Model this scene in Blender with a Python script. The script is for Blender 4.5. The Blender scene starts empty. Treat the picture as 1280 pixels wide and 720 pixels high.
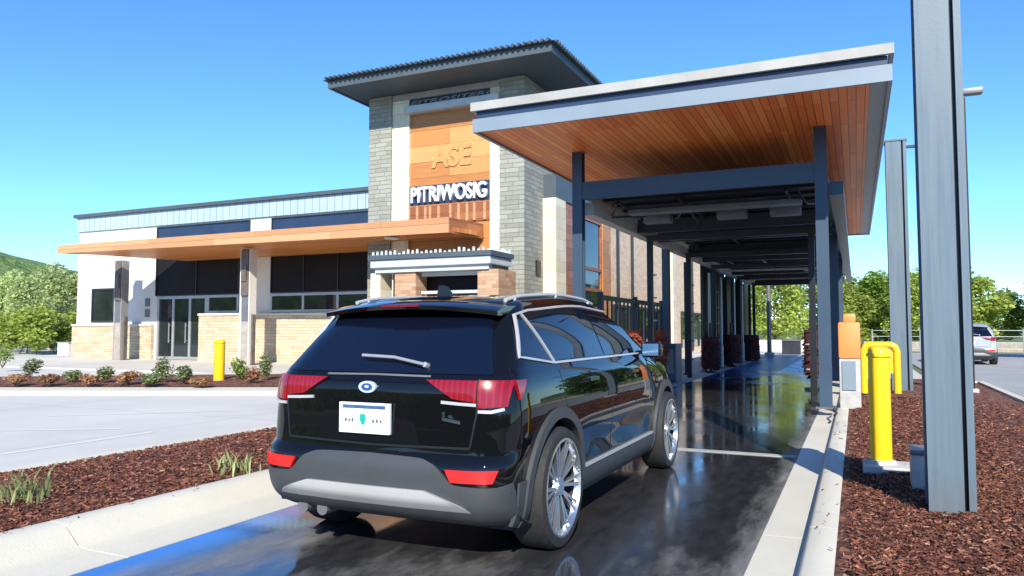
import bpy, bmesh, math, random
from mathutils import Vector, Matrix, noise as mnoise
R = math.radians
random.seed(7)
S = bpy.context.scene
COL = S.collection

# ------------------------------------------------------------------ camera
F, CH = 930.0, 1.56
pitch = math.atan2(52.0, F); yaw = math.atan2(430.0, math.hypot(F, 52.0))
fwd = Vector((-math.sin(yaw)*math.cos(pitch), math.cos(yaw)*math.cos(pitch), math.sin(pitch)))
rgt = Vector((math.cos(yaw), math.sin(yaw), 0)); upv = rgt.cross(fwd)
def ray(px, py): return fwd + rgt*((px-640)/F) + upv*((360-py)/F)
def G(px, py, z=0.0):
    d = ray(px, py); t = (z-CH)/d.z; return Vector((d.x*t, d.y*t, z))
def AY(px, py, y):
    d = ray(px, py); t = y/d.y; return Vector((d.x*t, y, CH+d.z*t))
def AX(px, py, x):
    d = ray(px, py); t = x/d.x; return Vector((x, d.y*t, CH+d.z*t))
cd = bpy.data.cameras.new('camera'); cam = bpy.data.objects.new('camera', cd); COL.objects.link(cam)
cd.sensor_width = 36; cd.lens = F/1280*36; cd.clip_start = 0.05; cd.clip_end = 4000
m = Matrix.Identity(4)
for i in range(3):
    m[i][0] = rgt[i]; m[i][1] = upv[i]; m[i][2] = -fwd[i]
m[0][3], m[1][3], m[2][3] = 0, 0, CH
cam.matrix_world = m
S.camera = cam

# ------------------------------------------------------------------ light
SUN_EL = 33.0; SDX, SDY = 0.40, -0.917
w = bpy.data.worlds.new('World'); S.world = w; w.use_nodes = True
nt = w.node_tree; bg = nt.nodes['Background']
sky = nt.nodes.new('ShaderNodeTexSky'); sky.sky_type = 'NISHITA'; sky.sun_disc = False
sky.sun_elevation = R(SUN_EL); sky.sun_rotation = math.atan2(SDX, SDY)
sky.air_density = 0.85; sky.dust_density = 0.0; sky.ozone_density = 3.0
hs = nt.nodes.new('ShaderNodeHueSaturation'); hs.inputs['Saturation'].default_value = 1.10; hs.inputs['Value'].default_value = 1.2; hs.inputs['Hue'].default_value = 0.505
nt.links.new(sky.outputs[0], hs.inputs['Color']); tn = nt.nodes.new('ShaderNodeMix'); tn.data_type = 'RGBA'; tn.blend_type = 'MULTIPLY'; tn.inputs[0].default_value = 1.0
tn.inputs[7].default_value = (0.56, 0.82, 1.0, 1)
nt.links.new(hs.outputs[0], tn.inputs[6]); nt.links.new(tn.outputs[2], bg.inputs['Color'])
bg.inputs['Strength'].default_value = 0.145
ld = bpy.data.lights.new('sun', 'SUN'); ld.energy = 5.0; ld.angle = R(0.5); ld.color = (1, 0.93, 0.80)
sun = bpy.data.objects.new('sun', ld); COL.objects.link(sun); sun.location = (20, -30, 40)
ce = math.cos(R(SUN_EL))
sun.rotation_euler = Vector((-SDX*ce, -SDY*ce, -math.sin(R(SUN_EL)))).to_track_quat('-Z', 'Y').to_euler()
S.view_settings.view_transform = 'Standard'; S.view_settings.look = 'None'
S.view_settings.gamma = 1; S.view_settings.use_curve_mapping = False; S.view_settings.exposure = 0.63

# ------------------------------------------------------------------ materials
class NB:
    def __init__(s, name):
        s.m = bpy.data.materials.new(name); s.m.use_nodes = True; s.t = s.m.node_tree
        s.b = s.t.nodes['Principled BSDF']; s.tc = None
    def n(s, kind, **kw):
        o = s.t.nodes.new('ShaderNode'+kind)
        for k, v in kw.items():
            if k in o.inputs: o.inputs[k].default_value = v
            else: setattr(o, k, v)
        return o
    def l(s, a, b): s.t.links.new(a, b)
    def obj(s):
        if not s.tc: s.tc = s.n('TexCoord')
        return s.tc.outputs['Object']
    def noise(s, scale, detail=4, vec=None, rough=0.55):
        o = s.n('TexNoise'); o.inputs['Scale'].default_value = scale; o.inputs['Detail'].default_value = detail
        o.inputs['Roughness'].default_value = rough
        s.l(vec if vec else s.obj(), o.inputs['Vector']); return o.outputs['Fac']
    def ramp(s, fac, stops):
        o = s.n('ValToRGB'); e = o.color_ramp.elements
        while len(e) < len(stops): e.new(0.5)
        for i, (p, c) in enumerate(stops):
            e[i].position = p; e[i].color = (c if len(c) == 4 else (*c, 1)) if hasattr(c, '__len__') else (c, c, c, 1)
        s.l(fac, o.inputs['Fac']); return o.outputs['Color']
    def mix(s, fac, a, b, mode='MIX'):
        o = s.n('Mix', data_type='RGBA', blend_type=mode)
        for inp, v in ((o.inputs[0], fac), (o.inputs[6], a), (o.inputs[7], b)):
            if hasattr(v, 'is_output'): s.l(v, inp)
            elif hasattr(v, '__len__'): inp.default_value = (*v, 1) if len(v) == 3 else v
            else: inp.default_value = v
        return o.outputs[2]
    def math(s, op, a, b=0.0):
        o = s.n('Math', operation=op)
        for inp, v in ((o.inputs[0], a), (o.inputs[1], b)):
            if hasattr(v, 'is_output'): s.l(v, inp)
            else: inp.default_value = v
        return o.outputs[0]
    def sep(s, vec=None):
        o = s.n('SeparateXYZ'); s.l(vec if vec else s.obj(), o.inputs[0]); return o.outputs
    def comb(s, x=0, y=0, z=0):
        o = s.n('CombineXYZ')
        for i, v in enumerate((x, y, z)):
            if hasattr(v, 'is_output'): s.l(v, o.inputs[i])
            else: o.inputs[i].default_value = v
        return o.outputs[0]
    def bump(s, h, strength=0.4, dist=0.02):
        o = s.n('Bump'); o.inputs['Strength'].default_value = strength; o.inputs['Distance'].default_value = dist
        s.l(h, o.inputs['Height']); s.l(o.outputs[0], s.b.inputs['Normal'])
    def set(s, **kw):
        for k, v in kw.items():
            k = k.replace('_', ' ')
            if hasattr(v, 'is_output'): s.l(v, s.b.inputs[k])
            else: s.b.inputs[k].default_value = (*v, 1) if hasattr(v, '__len__') and len(v) == 3 else v
        return s.m

def simple(name, col, rough=0.5, metal=0.0, var=0.12, scale=3.0, bump=0.0, **kw):
    b = NB(name); f = b.noise(scale, 5)
    c = b.ramp(f, [(0.3, tuple(x*(1-var) for x in col)), (0.7, tuple(min(1, x*(1+var)) for x in col))])
    b.set(Base_Color=c, Roughness=rough, Metallic=metal, **kw)
    if bump: b.bump(b.noise(scale*12, 4), bump, 0.01)
    return b.m

def uv_wall(b):
    x, y, z = b.sep(); return b.math('ADD', x, y), z

def stone(name, c1, c2, mortar, bw=0.55, rh=0.2, msize=0.012, bump=0.7):
    b = NB(name); u, v = uv_wall(b)
    wob = b.noise(2.5, 2)
    vv = b.math('ADD', v, b.math('MULTIPLY', wob, 0.05))
    br = b.n('TexBrick'); br.offset = 0.43; br.squash = 1.4; br.squash_frequency = 3
    b.l(b.comb(u, vv, 0), br.inputs['Vector'])
    br.inputs['Color1'].default_value = (0.15, 0.15, 0.15, 1); br.inputs['Color2'].default_value = (0.9, 0.9, 0.9, 1)
    br.inputs['Mortar'].default_value = (0, 0, 0, 1)
    br.inputs['Scale'].default_value = 1; br.inputs['Mortar Size'].default_value = msize; br.inputs['Mortar Smooth'].default_value = 0.3
    br.inputs['Brick Width'].default_value = bw; br.inputs['Row Height'].default_value = rh
    tone = b.mix(0.4, br.outputs['Color'], b.noise(5, 6))
    c = b.ramp(tone, [(0.15, c1), (0.75, c2)])
    c = b.mix(br.outputs['Fac'], c, mortar)
    b.set(Base_Color=c, Roughness=0.85)
    h = b.math('ADD', b.math('MULTIPLY', b.math('SUBTRACT', 1, br.outputs['Fac']), 0.7), b.math('MULTIPLY', b.noise(22, 5), 0.5))
    b.bump(h, bump, 0.03); return b.m

def wood(name, cols, along, across, board=0.14, length=3.0, rough=0.45, gap=0.006):
    b = NB(name); xyz = b.sep()
    if along == 'w': u, v = uv_wall(b)
    else: u, v = xyz['xyz'.index(along)], xyz['xyz'.index(across)]
    br = b.n('TexBrick'); br.offset = 0.37; b.l(b.comb(u, v, 0), br.inputs['Vector'])
    br.inputs['Color1'].default_value = (0, 0, 0, 1); br.inputs['Color2'].default_value = (1, 1, 1, 1); br.inputs['Mortar'].default_value = (0.4, 0.4, 0.4, 1)
    br.inputs['Scale'].default_value = 1; br.inputs['Mortar Size'].default_value = gap; br.inputs['Brick Width'].default_value = length; br.inputs['Row Height'].default_value = board
    gr = b.noise(1.0, 6, b.comb(b.math('MULTIPLY', u, 1.6), b.math('MULTIPLY', v, 26), b.math('MULTIPLY', br.outputs['Color'], 9)), 0.65)
    tone = b.mix(0.55, br.outputs['Color'], gr)
    c = b.ramp(tone, [(0.15, cols[0]), (0.5, cols[1]), (0.85, cols[2])])
    c = b.mix(br.outputs['Fac'], c, tuple(x*0.25 for x in cols[0]))
    b.set(Base_Color=c, Roughness=rough)
    b.bump(b.math('SUBTRACT', gr, b.math('MULTIPLY', br.outputs['Fac'], 2)), 0.25, 0.01); return b.m

M = {}
M['stone_grey'] = stone('grey ledge stone', (0.21, 0.215, 0.18), (0.33, 0.335, 0.285), (0.17, 0.175, 0.15), 0.55, 0.17)
M['stone_cream'] = stone('cream cut stone', (0.56, 0.50, 0.36), (0.74, 0.68, 0.52), (0.45, 0.40, 0.30), 0.9, 0.42, 0.008, 0.3)
M['stone_tan'] = stone('tan ledge stone', (0.38, 0.29, 0.18), (0.64, 0.53, 0.37), (0.40, 0.33, 0.23), 0.5, 0.14)
M['brick_tan'] = stone('tan brick', (0.58, 0.40, 0.26), (0.74, 0.56, 0.39), (0.57, 0.47, 0.36), 0.4, 0.16, 0.012, 0.35)
M['brick_red'] = stone('weathered red brick', (0.30, 0.14, 0.07), (0.52, 0.33, 0.20), (0.34, 0.27, 0.2), 0.35, 0.12, 0.012, 0.5)
M['wood_soffit'] = wood('cedar soffit boards', ((0.55, 0.115, 0.022), (0.78, 0.20, 0.038), (0.86, 0.33, 0.085)), 'y', 'x', 0.13, 4.2)
M['wood_panel'] = wood('honey wood panel', ((0.33, 0.12, 0.03), (0.50, 0.22, 0.065), (0.64, 0.36, 0.14)), 'w', 'z', 0.62, 6, 0.5)
M['wood_dark'] = wood('red brown boards', ((0.20, 0.065, 0.025), (0.32, 0.11, 0.04), (0.42, 0.17, 0.07)), 'w', 'z', 0.3, 4)
M['wood_awning'] = wood('awning boards', ((0.40, 0.13, 0.035), (0.54, 0.19, 0.05), (0.64, 0.27, 0.08)), 'x', 'y', 0.2, 5)
M['wood_fascia'] = wood('pale awning fascia board', ((0.42, 0.20, 0.085), (0.51, 0.27, 0.13), (0.56, 0.33, 0.17)), 'w', 'z', 0.35, 6)
M['stucco'] = simple('white stucco', (0.64, 0.61, 0.56), 0.9, 0, 0.05, 1.2, 0.25)
M['steel_blue'] = simple('blue grey painted steel', (0.034, 0.062, 0.10), 0.42, 0.0, 0.10, 1.3, 0.03)
M['steel_light'] = simple('pale blue grey steel', (0.20, 0.255, 0.305), 0.45, 0.0, 0.06, 1.1, 0.03)
def post_mat():
    b = NB('slate painted steel'); x, y, z = b.sep()
    st = b.noise(3, 7, b.comb(b.math('MULTIPLY', x, 9), b.math('MULTIPLY', y, 9), b.math('MULTIPLY', z, 0.35)), 0.6)
    c = b.ramp(st, [(0.2, (0.098, 0.142, 0.18)), (0.5, (0.115, 0.162, 0.20)), (0.85, (0.13, 0.18, 0.218))])
    grime = b.ramp(b.math('ADD', z, b.math('MULTIPLY', b.noise(9, 5), 0.5)), [(0.2, 1.0), (0.6, 0.0)])
    c = b.mix(b.math('MULTIPLY', grime, 0.55), c, (0.13, 0.10, 0.08))
    b.set(Base_Color=c, Roughness=b.ramp(st, [(0.3, 0.3), (0.7, 0.5)])); b.bump(b.noise(35, 3), 0.04, 0.01); return b.m
M['steel_post'] = post_mat()
M['metal_dark'] = simple('charcoal metal', (0.028, 0.033, 0.042), 0.42, 0.2, 0.2, 2.0)
M['metal_black'] = simple('black metal', (0.012, 0.013, 0.016), 0.4, 0.2, 0.2, 2.0)
M['metal_grey'] = simple('grey equipment metal', (0.16, 0.165, 0.18), 0.45, 0.3, 0.15, 2.0)
M['coping'] = simple('weathered pale coping', (0.34, 0.34, 0.325), 0.6, 0.0, 0.12, 1.5, 0.1)
M['roof_tile'] = simple('slate roof tile', (0.05, 0.066, 0.08), 0.5, 0.0, 0.25, 4, 0.2)
M['trim_slate'] = simple('slate trim', (0.065, 0.085, 0.10), 0.5, 0.0, 0.1, 1.5)
M['trim_pale'] = simple('pale sill trim', (0.45, 0.50, 0.52), 0.5, 0.0, 0.08, 2)
M['glass'] = simple('dark window glass', (0.016, 0.022, 0.024), 0.04, 0.0, 0.5, 0.6, 0.012, Specular_IOR_Level=0.7)
M['glass_brown'] = simple('dark tinted upper glass', (0.014, 0.012, 0.013), 0.45, 0.0, 0.3, 0.5, Specular_IOR_Level=0.12)
M['navy'] = simple('dark navy panel', (0.022, 0.040, 0.085), 0.4, 0.0, 0.15, 1)
M['alu'] = simple('aluminium frame', (0.42, 0.43, 0.43), 0.4, 0.5, 0.08, 3)
M['white'] = simple('white sign face', (0.75, 0.76, 0.82), 0.4, 0.0, 0.05, 3)
M['pale_wood'] = simple('pale relief lettering', (0.55, 0.27, 0.09), 0.6, 0.0, 0.08, 6)
M['grey_letter'] = simple('grey lettering', (0.30, 0.32, 0.33), 0.5, 0.0, 0.15, 9)
M['yellow'] = simple('yellow bollard paint', (0.80, 0.50, 0.010), 0.35, 0.0, 0.06, 5, 0.03)
M['orange'] = simple('orange plastic', (0.85, 0.26, 0.07), 0.5, 0.0, 0.08, 4)
M['concrete_block'] = simple('cast concrete', (0.42, 0.42, 0.40), 0.85, 0.0, 0.15, 6, 0.2)
M['red_cloth'] = simple('red wash cloth', (0.20, 0.04, 0.02), 0.9, 0.0, 0.5, 14, 0.5)
M['maroon_cloth'] = simple('maroon wash cloth', (0.05, 0.011, 0.011), 0.9, 0.0, 0.5, 14, 0.5)
M['rubber'] = simple('tyre rubber', (0.018, 0.018, 0.019), 0.75, 0.0, 0.3, 20, 0.15)
M['cladding'] = simple('charcoal plastic cladding', (0.046, 0.051, 0.055), 0.5, 0.0, 0.06, 12, 0.06)
M['skid'] = simple('silver skid plate', (0.50, 0.50, 0.49), 0.38, 0.25, 0.04, 3)
M['chrome'] = simple('chrome', (0.72, 0.73, 0.75), 0.10, 1.0, 0.03, 4)
M['bright_trim'] = simple('bright satin trim', (0.52, 0.52, 0.51), 0.3, 0.35, 0.05, 6)
M['rim'] = simple('polished alloy', (0.62, 0.64, 0.66), 0.22, 0.9, 0.08, 9)
M['brown_steel'] = simple('weathered brown steel', (0.13, 0.105, 0.09), 0.6, 0.1, 0.3, 4)
M['plinth_brown'] = simple('grey brown cast base', (0.33, 0.29, 0.25), 0.8, 0.0, 0.2, 4, 0.2)
M['bark'] = simple('bark', (0.10, 0.075, 0.05), 0.9, 0.0, 0.3, 6, 0.4)
M['bark_pale'] = simple('pale bark', (0.32, 0.29, 0.24), 0.9, 0.0, 0.3, 6, 0.3)

def paint(name, col, coat=1.0, rough=0.25, spec=0.5):
    b = NB(name)
    h = b.noise(2.2, 2)
    b.set(Base_Color=col, Roughness=rough, Coat_Weight=coat, Coat_Roughness=0.012, Coat_IOR=1.45, Specular_IOR_Level=spec)
    spk = b.ramp(b.noise(60, 2), [(0.60, 0.0), (0.75, 1.0)])
    b.bump(b.math('ADD', b.math('MULTIPLY', h, 0.25), b.math('MULTIPLY', spk, 0.012)), 0.10, 0.03)
    return b.m
M['paint_black'] = paint('black car paint', (0.004, 0.004, 0.005), 1.0, 0.3, 0.0)
M['paint_silver'] = paint('silver car paint', (0.34, 0.36, 0.38), 1.0, 0.3)
M['car_glass'] = NB('tinted car glass').set(Base_Color=(0.004, 0.006, 0.012), Roughness=0.02, Specular_IOR_Level=0.55)
M['privacy_glass'] = NB('privacy rear glass').set(Base_Color=(0.003, 0.005, 0.014), Roughness=0.03, Specular_IOR_Level=0.75)
def lampmat():
    b = NB('red lamp lens'); xyz = b.sep()
    st = b.math('SINE', b.math('MULTIPLY', xyz[0], 160))
    c = b.mix(b.ramp(st, [(0.35, 0.0), (0.65, 1.0)]), (0.19, 0.003, 0.008), (0.27, 0.006, 0.016))
    b.set(Base_Color=c, Roughness=0.25, Coat_Weight=0.6, Coat_Roughness=0.04, Specular_IOR_Level=0.3); return b.m
M['lamp_red'] = lampmat()
M['reflector'] = simple('red reflector', (0.75, 0.02, 0.02), 0.2, 0, 0.06, 30, 0.05)
M['plate'] = simple('plate white', (0.74, 0.78, 0.76), 0.4, 0, 0.03, 9)
M['plate_band'] = simple('plate blue band', (0.05, 0.10, 0.22), 0.4, 0, 0.2, 30)
M['plate_teal'] = simple('plate teal', (0.01, 0.35, 0.26), 0.4)
M['plate_mint'] = simple('plate mint tint', (0.50, 0.76, 0.68), 0.4)
M['plate_lime'] = simple('plate lime tint', (0.66, 0.74, 0.42), 0.4)
M['emblem_blue'] = simple('emblem blue', (0.03, 0.07, 0.22), 0.2, 0, 0.1, 20, Coat_Weight=1.0)
M['emblem_pale'] = simple('emblem pale blue', (0.48, 0.60, 0.80), 0.25, 0.2, 0.1, 30)

def leafmat(name, c1, c2, trans=0.35):
    b = NB(name); f = b.noise(0.9, 3)
    oi = b.n('ObjectInfo')
    c = b.ramp(b.mix(0.35, f, b.noise(9, 1)), [(0.32, c1), (0.68, c2)])
    hsn = b.n('HueSaturation'); b.l(c, hsn.inputs['Color'])
    b.l(b.math('ADD', 0.8, b.math('MULTIPLY', oi.outputs['Random'], 0.4)), hsn.inputs['Value'])
    c = hsn.outputs[0]
    b.set(Base_Color=c, Roughness=0.6)
    tr = b.n('BsdfTranslucent'); b.l(c, tr.inputs['Color'])
    mx = b.n('MixShader'); mx.inputs[0].default_value = trans
    b.l(b.b.outputs[0], mx.inputs[1]); b.l(tr.outputs[0], mx.inputs[2])
    b.l(mx.outputs[0], b.t.nodes['Material Output'].inputs['Surface']); return b.m
M['leaf_lime'] = leafmat('lime leaves', (0.26, 0.34, 0.05), (0.48, 0.56, 0.13), 0.45)
M['leaf_pale'] = leafmat('pale blossom leaves', (0.32, 0.42, 0.13), (0.60, 0.66, 0.34), 0.45)
M['leaf_mid'] = leafmat('mid green leaves', (0.12, 0.22, 0.03), (0.27, 0.40, 0.06), 0.4)
M['leaf_dark'] = leafmat('dark green leaves', (0.055, 0.13, 0.02), (0.15, 0.29, 0.045), 0.4)
M['leaf_shrub'] = leafmat('shrub leaves', (0.10, 0.14, 0.04), (0.27, 0.33, 0.13), 0.3)
M['leaf_tuft'] = leafmat('pale tuft leaves', (0.22, 0.28, 0.09), (0.46, 0.50, 0.24), 0.35)
M['leaf_rust'] = leafmat('rusty shrub leaves', (0.22, 0.10, 0.05), (0.42, 0.24, 0.12), 0.3)

def concrete(name, col, joint=None, stain=0.10):
    b = NB(name)
    f = b.noise(0.35, 6, None, 0.6); f2 = b.noise(14, 4)
    c = b.ramp(f, [(0.3, tuple(x*(1-stain*1.6) for x in col)), (0.7, tuple(x*(1+stain*0.6) for x in col))])
    c = b.mix(b.math('MULTIPLY', f2, 0.22), c, tuple(x*0.6 for x in col))
    if joint:
        x, y, z = b.sep()
        br = b.n('TexBrick'); br.offset = 0; b.l(b.comb(x, y, 0), br.inputs['Vector'])
        br.inputs['Scale'].default_value = 1; br.inputs['Brick Width'].default_value = joint; br.inputs['Row Height'].default_value = joint
        br.inputs['Mortar Size'].default_value = 0.018; br.inputs['Mortar Smooth'].default_value = 0.2
        c = b.mix(b.math('MULTIPLY', br.outputs['Fac'], 0.45), c, tuple(x*0.35 for x in col))
    b.set(Base_Color=c, Roughness=0.85); b.bump(b.noise(60, 5), 0.25, 0.01); return b.m
M['lot'] = concrete('parking concrete', (0.56, 0.55, 0.51), 5.0)
M['walk'] = concrete('walkway concrete', (0.58, 0.56, 0.50), 2.2, 0.08)
M['kerb'] = concrete('kerb concrete', (0.60, 0.575, 0.48), None, 0.10)
M['road'] = concrete('far road', (0.34, 0.345, 0.345), None, 0.12)

def lane_mat():
    b = NB('wet lane concrete'); x, y, z = b.sep()
    st = b.comb(b.math('MULTIPLY', x, 1.0), b.math('MULTIPLY', y, 0.45), 0)
    n1 = b.noise(1.1, 7, st, 0.62); n2 = b.noise(3.0, 6, b.comb(b.math('MULTIPLY', x, 3), y, 4), 0.6); n3 = b.noise(45, 4)
    # dry patches close to the entrance of the lane and along its edges
    ynear = b.math('SUBTRACT', 1.0, b.math('MULTIPLY', b.math('SUBTRACT', y, 2.5), 0.36))
    dry = b.math('ADD', b.math('MULTIPLY', ynear, 0.40), b.math('MULTIPLY', b.math('SUBTRACT', n1, 0.5), 1.6))
    edge = b.math('ADD', b.math('MULTIPLY', b.math('ABSOLUTE', b.math('ADD', x, 2.7)), 1.0), b.math('MULTIPLY', b.math('SUBTRACT', n2, 0.5), 0.9))
    n4 = b.noise(2.6, 9, b.comb(b.math('MULTIPLY', x, 2.4), b.math('MULTIPLY', y, 0.55), 3.0), 0.68)
    redge = b.math('MULTIPLY', b.math('ADD', x, b.math('ADD', 0.98, b.math('MULTIPLY', b.math('SUBTRACT', n4, 0.5), 0.42))), 1.25)
    dry = b.math('MAXIMUM', dry, redge)
    dm = b.ramp(b.math('ADD', dry, b.math('MULTIPLY', b.math('SUBTRACT', n4, 0.5), 0.15)), [(0.10, 0.0), (0.50, 1.0)])
    wetc = b.ramp(n2, [(0.3, (0.018, 0.018, 0.020)), (0.7, (0.040, 0.040, 0.042))])
    dryc = b.ramp(n2, [(0.3, (0.17, 0.17, 0.16)), (0.7, (0.28, 0.275, 0.26))])
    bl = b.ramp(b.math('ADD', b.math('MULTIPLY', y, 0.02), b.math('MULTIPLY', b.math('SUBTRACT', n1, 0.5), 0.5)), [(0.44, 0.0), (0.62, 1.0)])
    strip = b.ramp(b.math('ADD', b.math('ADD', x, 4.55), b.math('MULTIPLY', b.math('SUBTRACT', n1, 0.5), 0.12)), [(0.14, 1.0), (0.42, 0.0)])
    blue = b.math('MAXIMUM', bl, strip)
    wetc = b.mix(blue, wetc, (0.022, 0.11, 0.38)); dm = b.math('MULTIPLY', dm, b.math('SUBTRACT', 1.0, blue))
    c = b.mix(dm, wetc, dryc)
    pud = b.ramp(n1, [(0.40, 0.03), (0.66, 0.20)])
    # a gutter puddle along the left edge, standing water further in
    lp = b.math('ADD', b.math('ADD', x, 4.02), b.math('MULTIPLY', b.math('SUBTRACT', n1, 0.5), 0.35))
    lm = b.ramp(b.math('MULTIPLY', lp, 2.0), [(0.0, 0.0), (0.30, 1.0)])
    rough = b.mix(lm, (0.03, 0.03, 0.03), pud)
    rough = b.mix(dm, rough, (0.62, 0.62, 0.62))
    far = b.ramp(b.math('MULTIPLY', y, 0.02), [(0.28, 0.0), (0.40, 1.0)])
    rough = b.mix(b.math('MULTIPLY', far, 0.8), rough, (0.07, 0.07, 0.07)); rough = b.mix(b.math('MULTIPLY', bl, 0.8), rough, (0.42, 0.42, 0.42))
    b.set(Base_Color=c, Roughness=rough, Specular_IOR_Level=0.6)
    wet_h = b.math('MULTIPLY', b.math('MULTIPLY', rough, n3), 1.0)
    b.bump(b.math('ADD', wet_h, b.math('MULTIPLY', n2, 0.08)), 0.30, 0.012); return b.m
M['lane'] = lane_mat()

def mulch_mat(name, dark=(0.045, 0.014, 0.009), mid=(0.15, 0.05, 0.028), lite=(0.32, 0.14, 0.08)):
    b = NB(name); v = b.n('TexVoronoi', feature='F1'); v.inputs['Scale'].default_value = 26
    mp = b.n('Mapping'); mp.inputs['Scale'].default_value = (1, 0.45, 1); b.l(b.obj(), mp.inputs[0]); b.l(mp.outputs[0], v.inputs['Vector'])
    vs = b.sep(v.outputs['Color'])
    c = b.ramp(vs[0], [(0.1, dark), (0.6, mid), (0.97, lite)])
    b.set(Base_Color=c, Roughness=0.9); b.bump(b.math('ADD', vs[1], b.noise(40, 4)), 0.9, 0.03); return b.m
M['mulch'] = mulch_mat('mulch')
def chip_mat():
    b = NB('mulch chips'); g = b.n('NewGeometry')
    c = b.ramp(g.outputs['Random Per Island'], [(0.05, (0.045, 0.015, 0.009)), (0.55, (0.16, 0.052, 0.029)), (0.88, (0.23, 0.085, 0.05)), (0.995, (0.38, 0.21, 0.14))])
    b.set(Base_Color=c, Roughness=0.85); return b.m
M['chips'] = chip_mat()
def ground_mat():
    b = NB('grass ground'); f = b.noise(0.15, 8); f2 = b.noise(6, 4)
    c = b.ramp(b.mix(0.4, f, f2), [(0.3, (0.06, 0.10, 0.025)), (0.7, (0.16, 0.19, 0.07))])
    b.set(Base_Color=c, Roughness=0.95); b.bump(f2, 0.5, 0.1); return b.m
M['ground'] = ground_mat()
def hill_mat():
    b = NB('wooded hill'); f = b.noise(0.06, 10, None, 0.75); f2 = b.noise(0.3, 6)
    c = b.ramp(b.mix(0.5, f, f2), [(0.35, (0.07, 0.14, 0.03)), (0.65, (0.20, 0.30, 0.07))])
    b.set(Base_Color=c, Roughness=0.95); b.bump(f2, 1.0, 4.0); return b.m
M['hill'] = hill_mat()
def corr_mat():
    b = NB('ribbed pale metal'); u, v = uv_wall(b)
    s_ = b.math('SINE', b.math('MULTIPLY', u, 2*math.pi/0.42))
    rib = b.ramp(s_, [(0.0, 0.0), (0.86, 0.0), (0.98, 1.0)])
    c = b.mix(b.noise(0.8, 5), (0.32, 0.42, 0.48), (0.46, 0.55, 0.60))
    b.set(Base_Color=c, Roughness=0.4, Metallic=0.1); b.bump(rib, 0.8, 0.05); return b.m
M['corr'] = corr_mat()

# ------------------------------------------------------------------ mesh helpers
def BM(): return bmesh.new()
def box(bm, x0, x1, y0, y1, z0, z1, bev=0.0):
    r = bmesh.ops.create_cube(bm, size=1.0); vs = r['verts']
    bmesh.ops.scale(bm, vec=(abs(x1-x0), abs(y1-y0), abs(z1-z0)), verts=vs)
    bmesh.ops.translate(bm, vec=((x0+x1)/2, (y0+y1)/2, (z0+z1)/2), verts=vs)
    if bev:
        es = list({e for v in vs for e in v.link_edges})
        bmesh.ops.bevel(bm, geom=es, offset=bev, segments=2, affect='EDGES', profile=0.6)
    return bm
def cyl(bm, p0, p1, r0, r1=None, seg=16, caps=True):
    p0, p1 = Vector(p0), Vector(p1); r1 = r0 if r1 is None else r1
    d = (p1-p0).normalized(); a = d.orthogonal().normalized(); b_ = d.cross(a)
    A = []; B = []
    for i in range(seg):
        t = 2*math.pi*i/seg; o = a*math.cos(t)+b_*math.sin(t)
        A.append(bm.verts.new(p0+o*r0)); B.append(bm.verts.new(p1+o*r1))
    for i in range(seg):
        j = (i+1) % seg; bm.faces.new((A[i], A[j], B[j], B[i]))
    if caps:
        bm.faces.new(A[::-1]); bm.faces.new(B)
    return bm
def tube(bm, pts, r, seg=8):
    for a, b_ in zip(pts[:-1], pts[1:]): cyl(bm, a, b_, r, r, seg)
    return bm
def prism(bm, pts, vec):
    vec = Vector(vec); A = [bm.verts.new(p) for p in pts]; B = [bm.verts.new(Vector(p)+vec) for p in pts]
    bm.faces.new(A[::-1]); bm.faces.new(B)
    n = len(A)
    for i in range(n): bm.faces.new((A[i], A[(i+1) % n], B[(i+1) % n], B[i]))
    return bm
def lathe(bm, prof, c, axis='x', seg=40):
    c = Vector(c); rows = []
    for (r, h) in prof:
        row = []
        for i in range(seg):
            t = 2*math.pi*i/seg
            if axis == 'x': p = Vector((h, r*math.cos(t), r*math.sin(t)))
            else: p = Vector((r*math.cos(t), r*math.sin(t), h))
            row.append(bm.verts.new(c+p))
        rows.append(row)
    for a, b_ in zip(rows[:-1], rows[1:]):
        for i in range(seg):
            j = (i+1) % seg; bm.faces.new((a[i], a[j], b_[j], b_[i]))
    return bm
def sheet(bm, pts):
    bm.faces.new([bm.verts.new(p) for p in pts]); return bm

def rootloc(o):
    v = Vector((0, 0, 0))
    while o is not None: v += o.location; o = o.parent
    return v
def obj(name, bm, mat, parent=None, smooth=None, local=False, loc=None):
    if isinstance(bm, bmesh.types.BMesh):
        bmesh.ops.recalc_face_normals(bm, faces=bm.faces[:])
        if parent is not None and not local: bmesh.ops.translate(bm, vec=-rootloc(parent), verts=bm.verts[:])
        elif loc is not None and not local: bmesh.ops.translate(bm, vec=-Vector(loc), verts=bm.verts[:])
        me = bpy.data.meshes.new(name); bm.to_mesh(me); bm.free()
    else: me = bm
    if not me.materials: me.materials.append(mat)
    if smooth is not None:
        for p in me.polygons: p.use_smooth = True
        me.set_sharp_from_angle(angle=R(smooth))
    o = bpy.data.objects.new(name, me); COL.objects.link(o)
    if parent is not None: o.parent = parent
    elif loc is not None: o.location = loc
    return o
def tag(o, label=None, cat=None, group=None, kind=None):
    if label: o['label'] = label
    if cat: o['category'] = cat
    if group: o['group'] = group
    if kind: o['kind'] = kind
    return o
def thing(name, label, cat, loc, group=None, rz=0):
    o = bpy.data.objects.new(name, None); COL.objects.link(o); o.location = loc; o.rotation_euler = (0, 0, rz)
    o.empty_display_size = 0.3
    return tag(o, label, cat, group)
def struct(name, bm, mat, label, cat=None, kind='structure', smooth=None):
    o = obj(name, bm, mat, None, smooth); return tag(o, label, cat or name.replace('_', ' '), None, kind)
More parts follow.
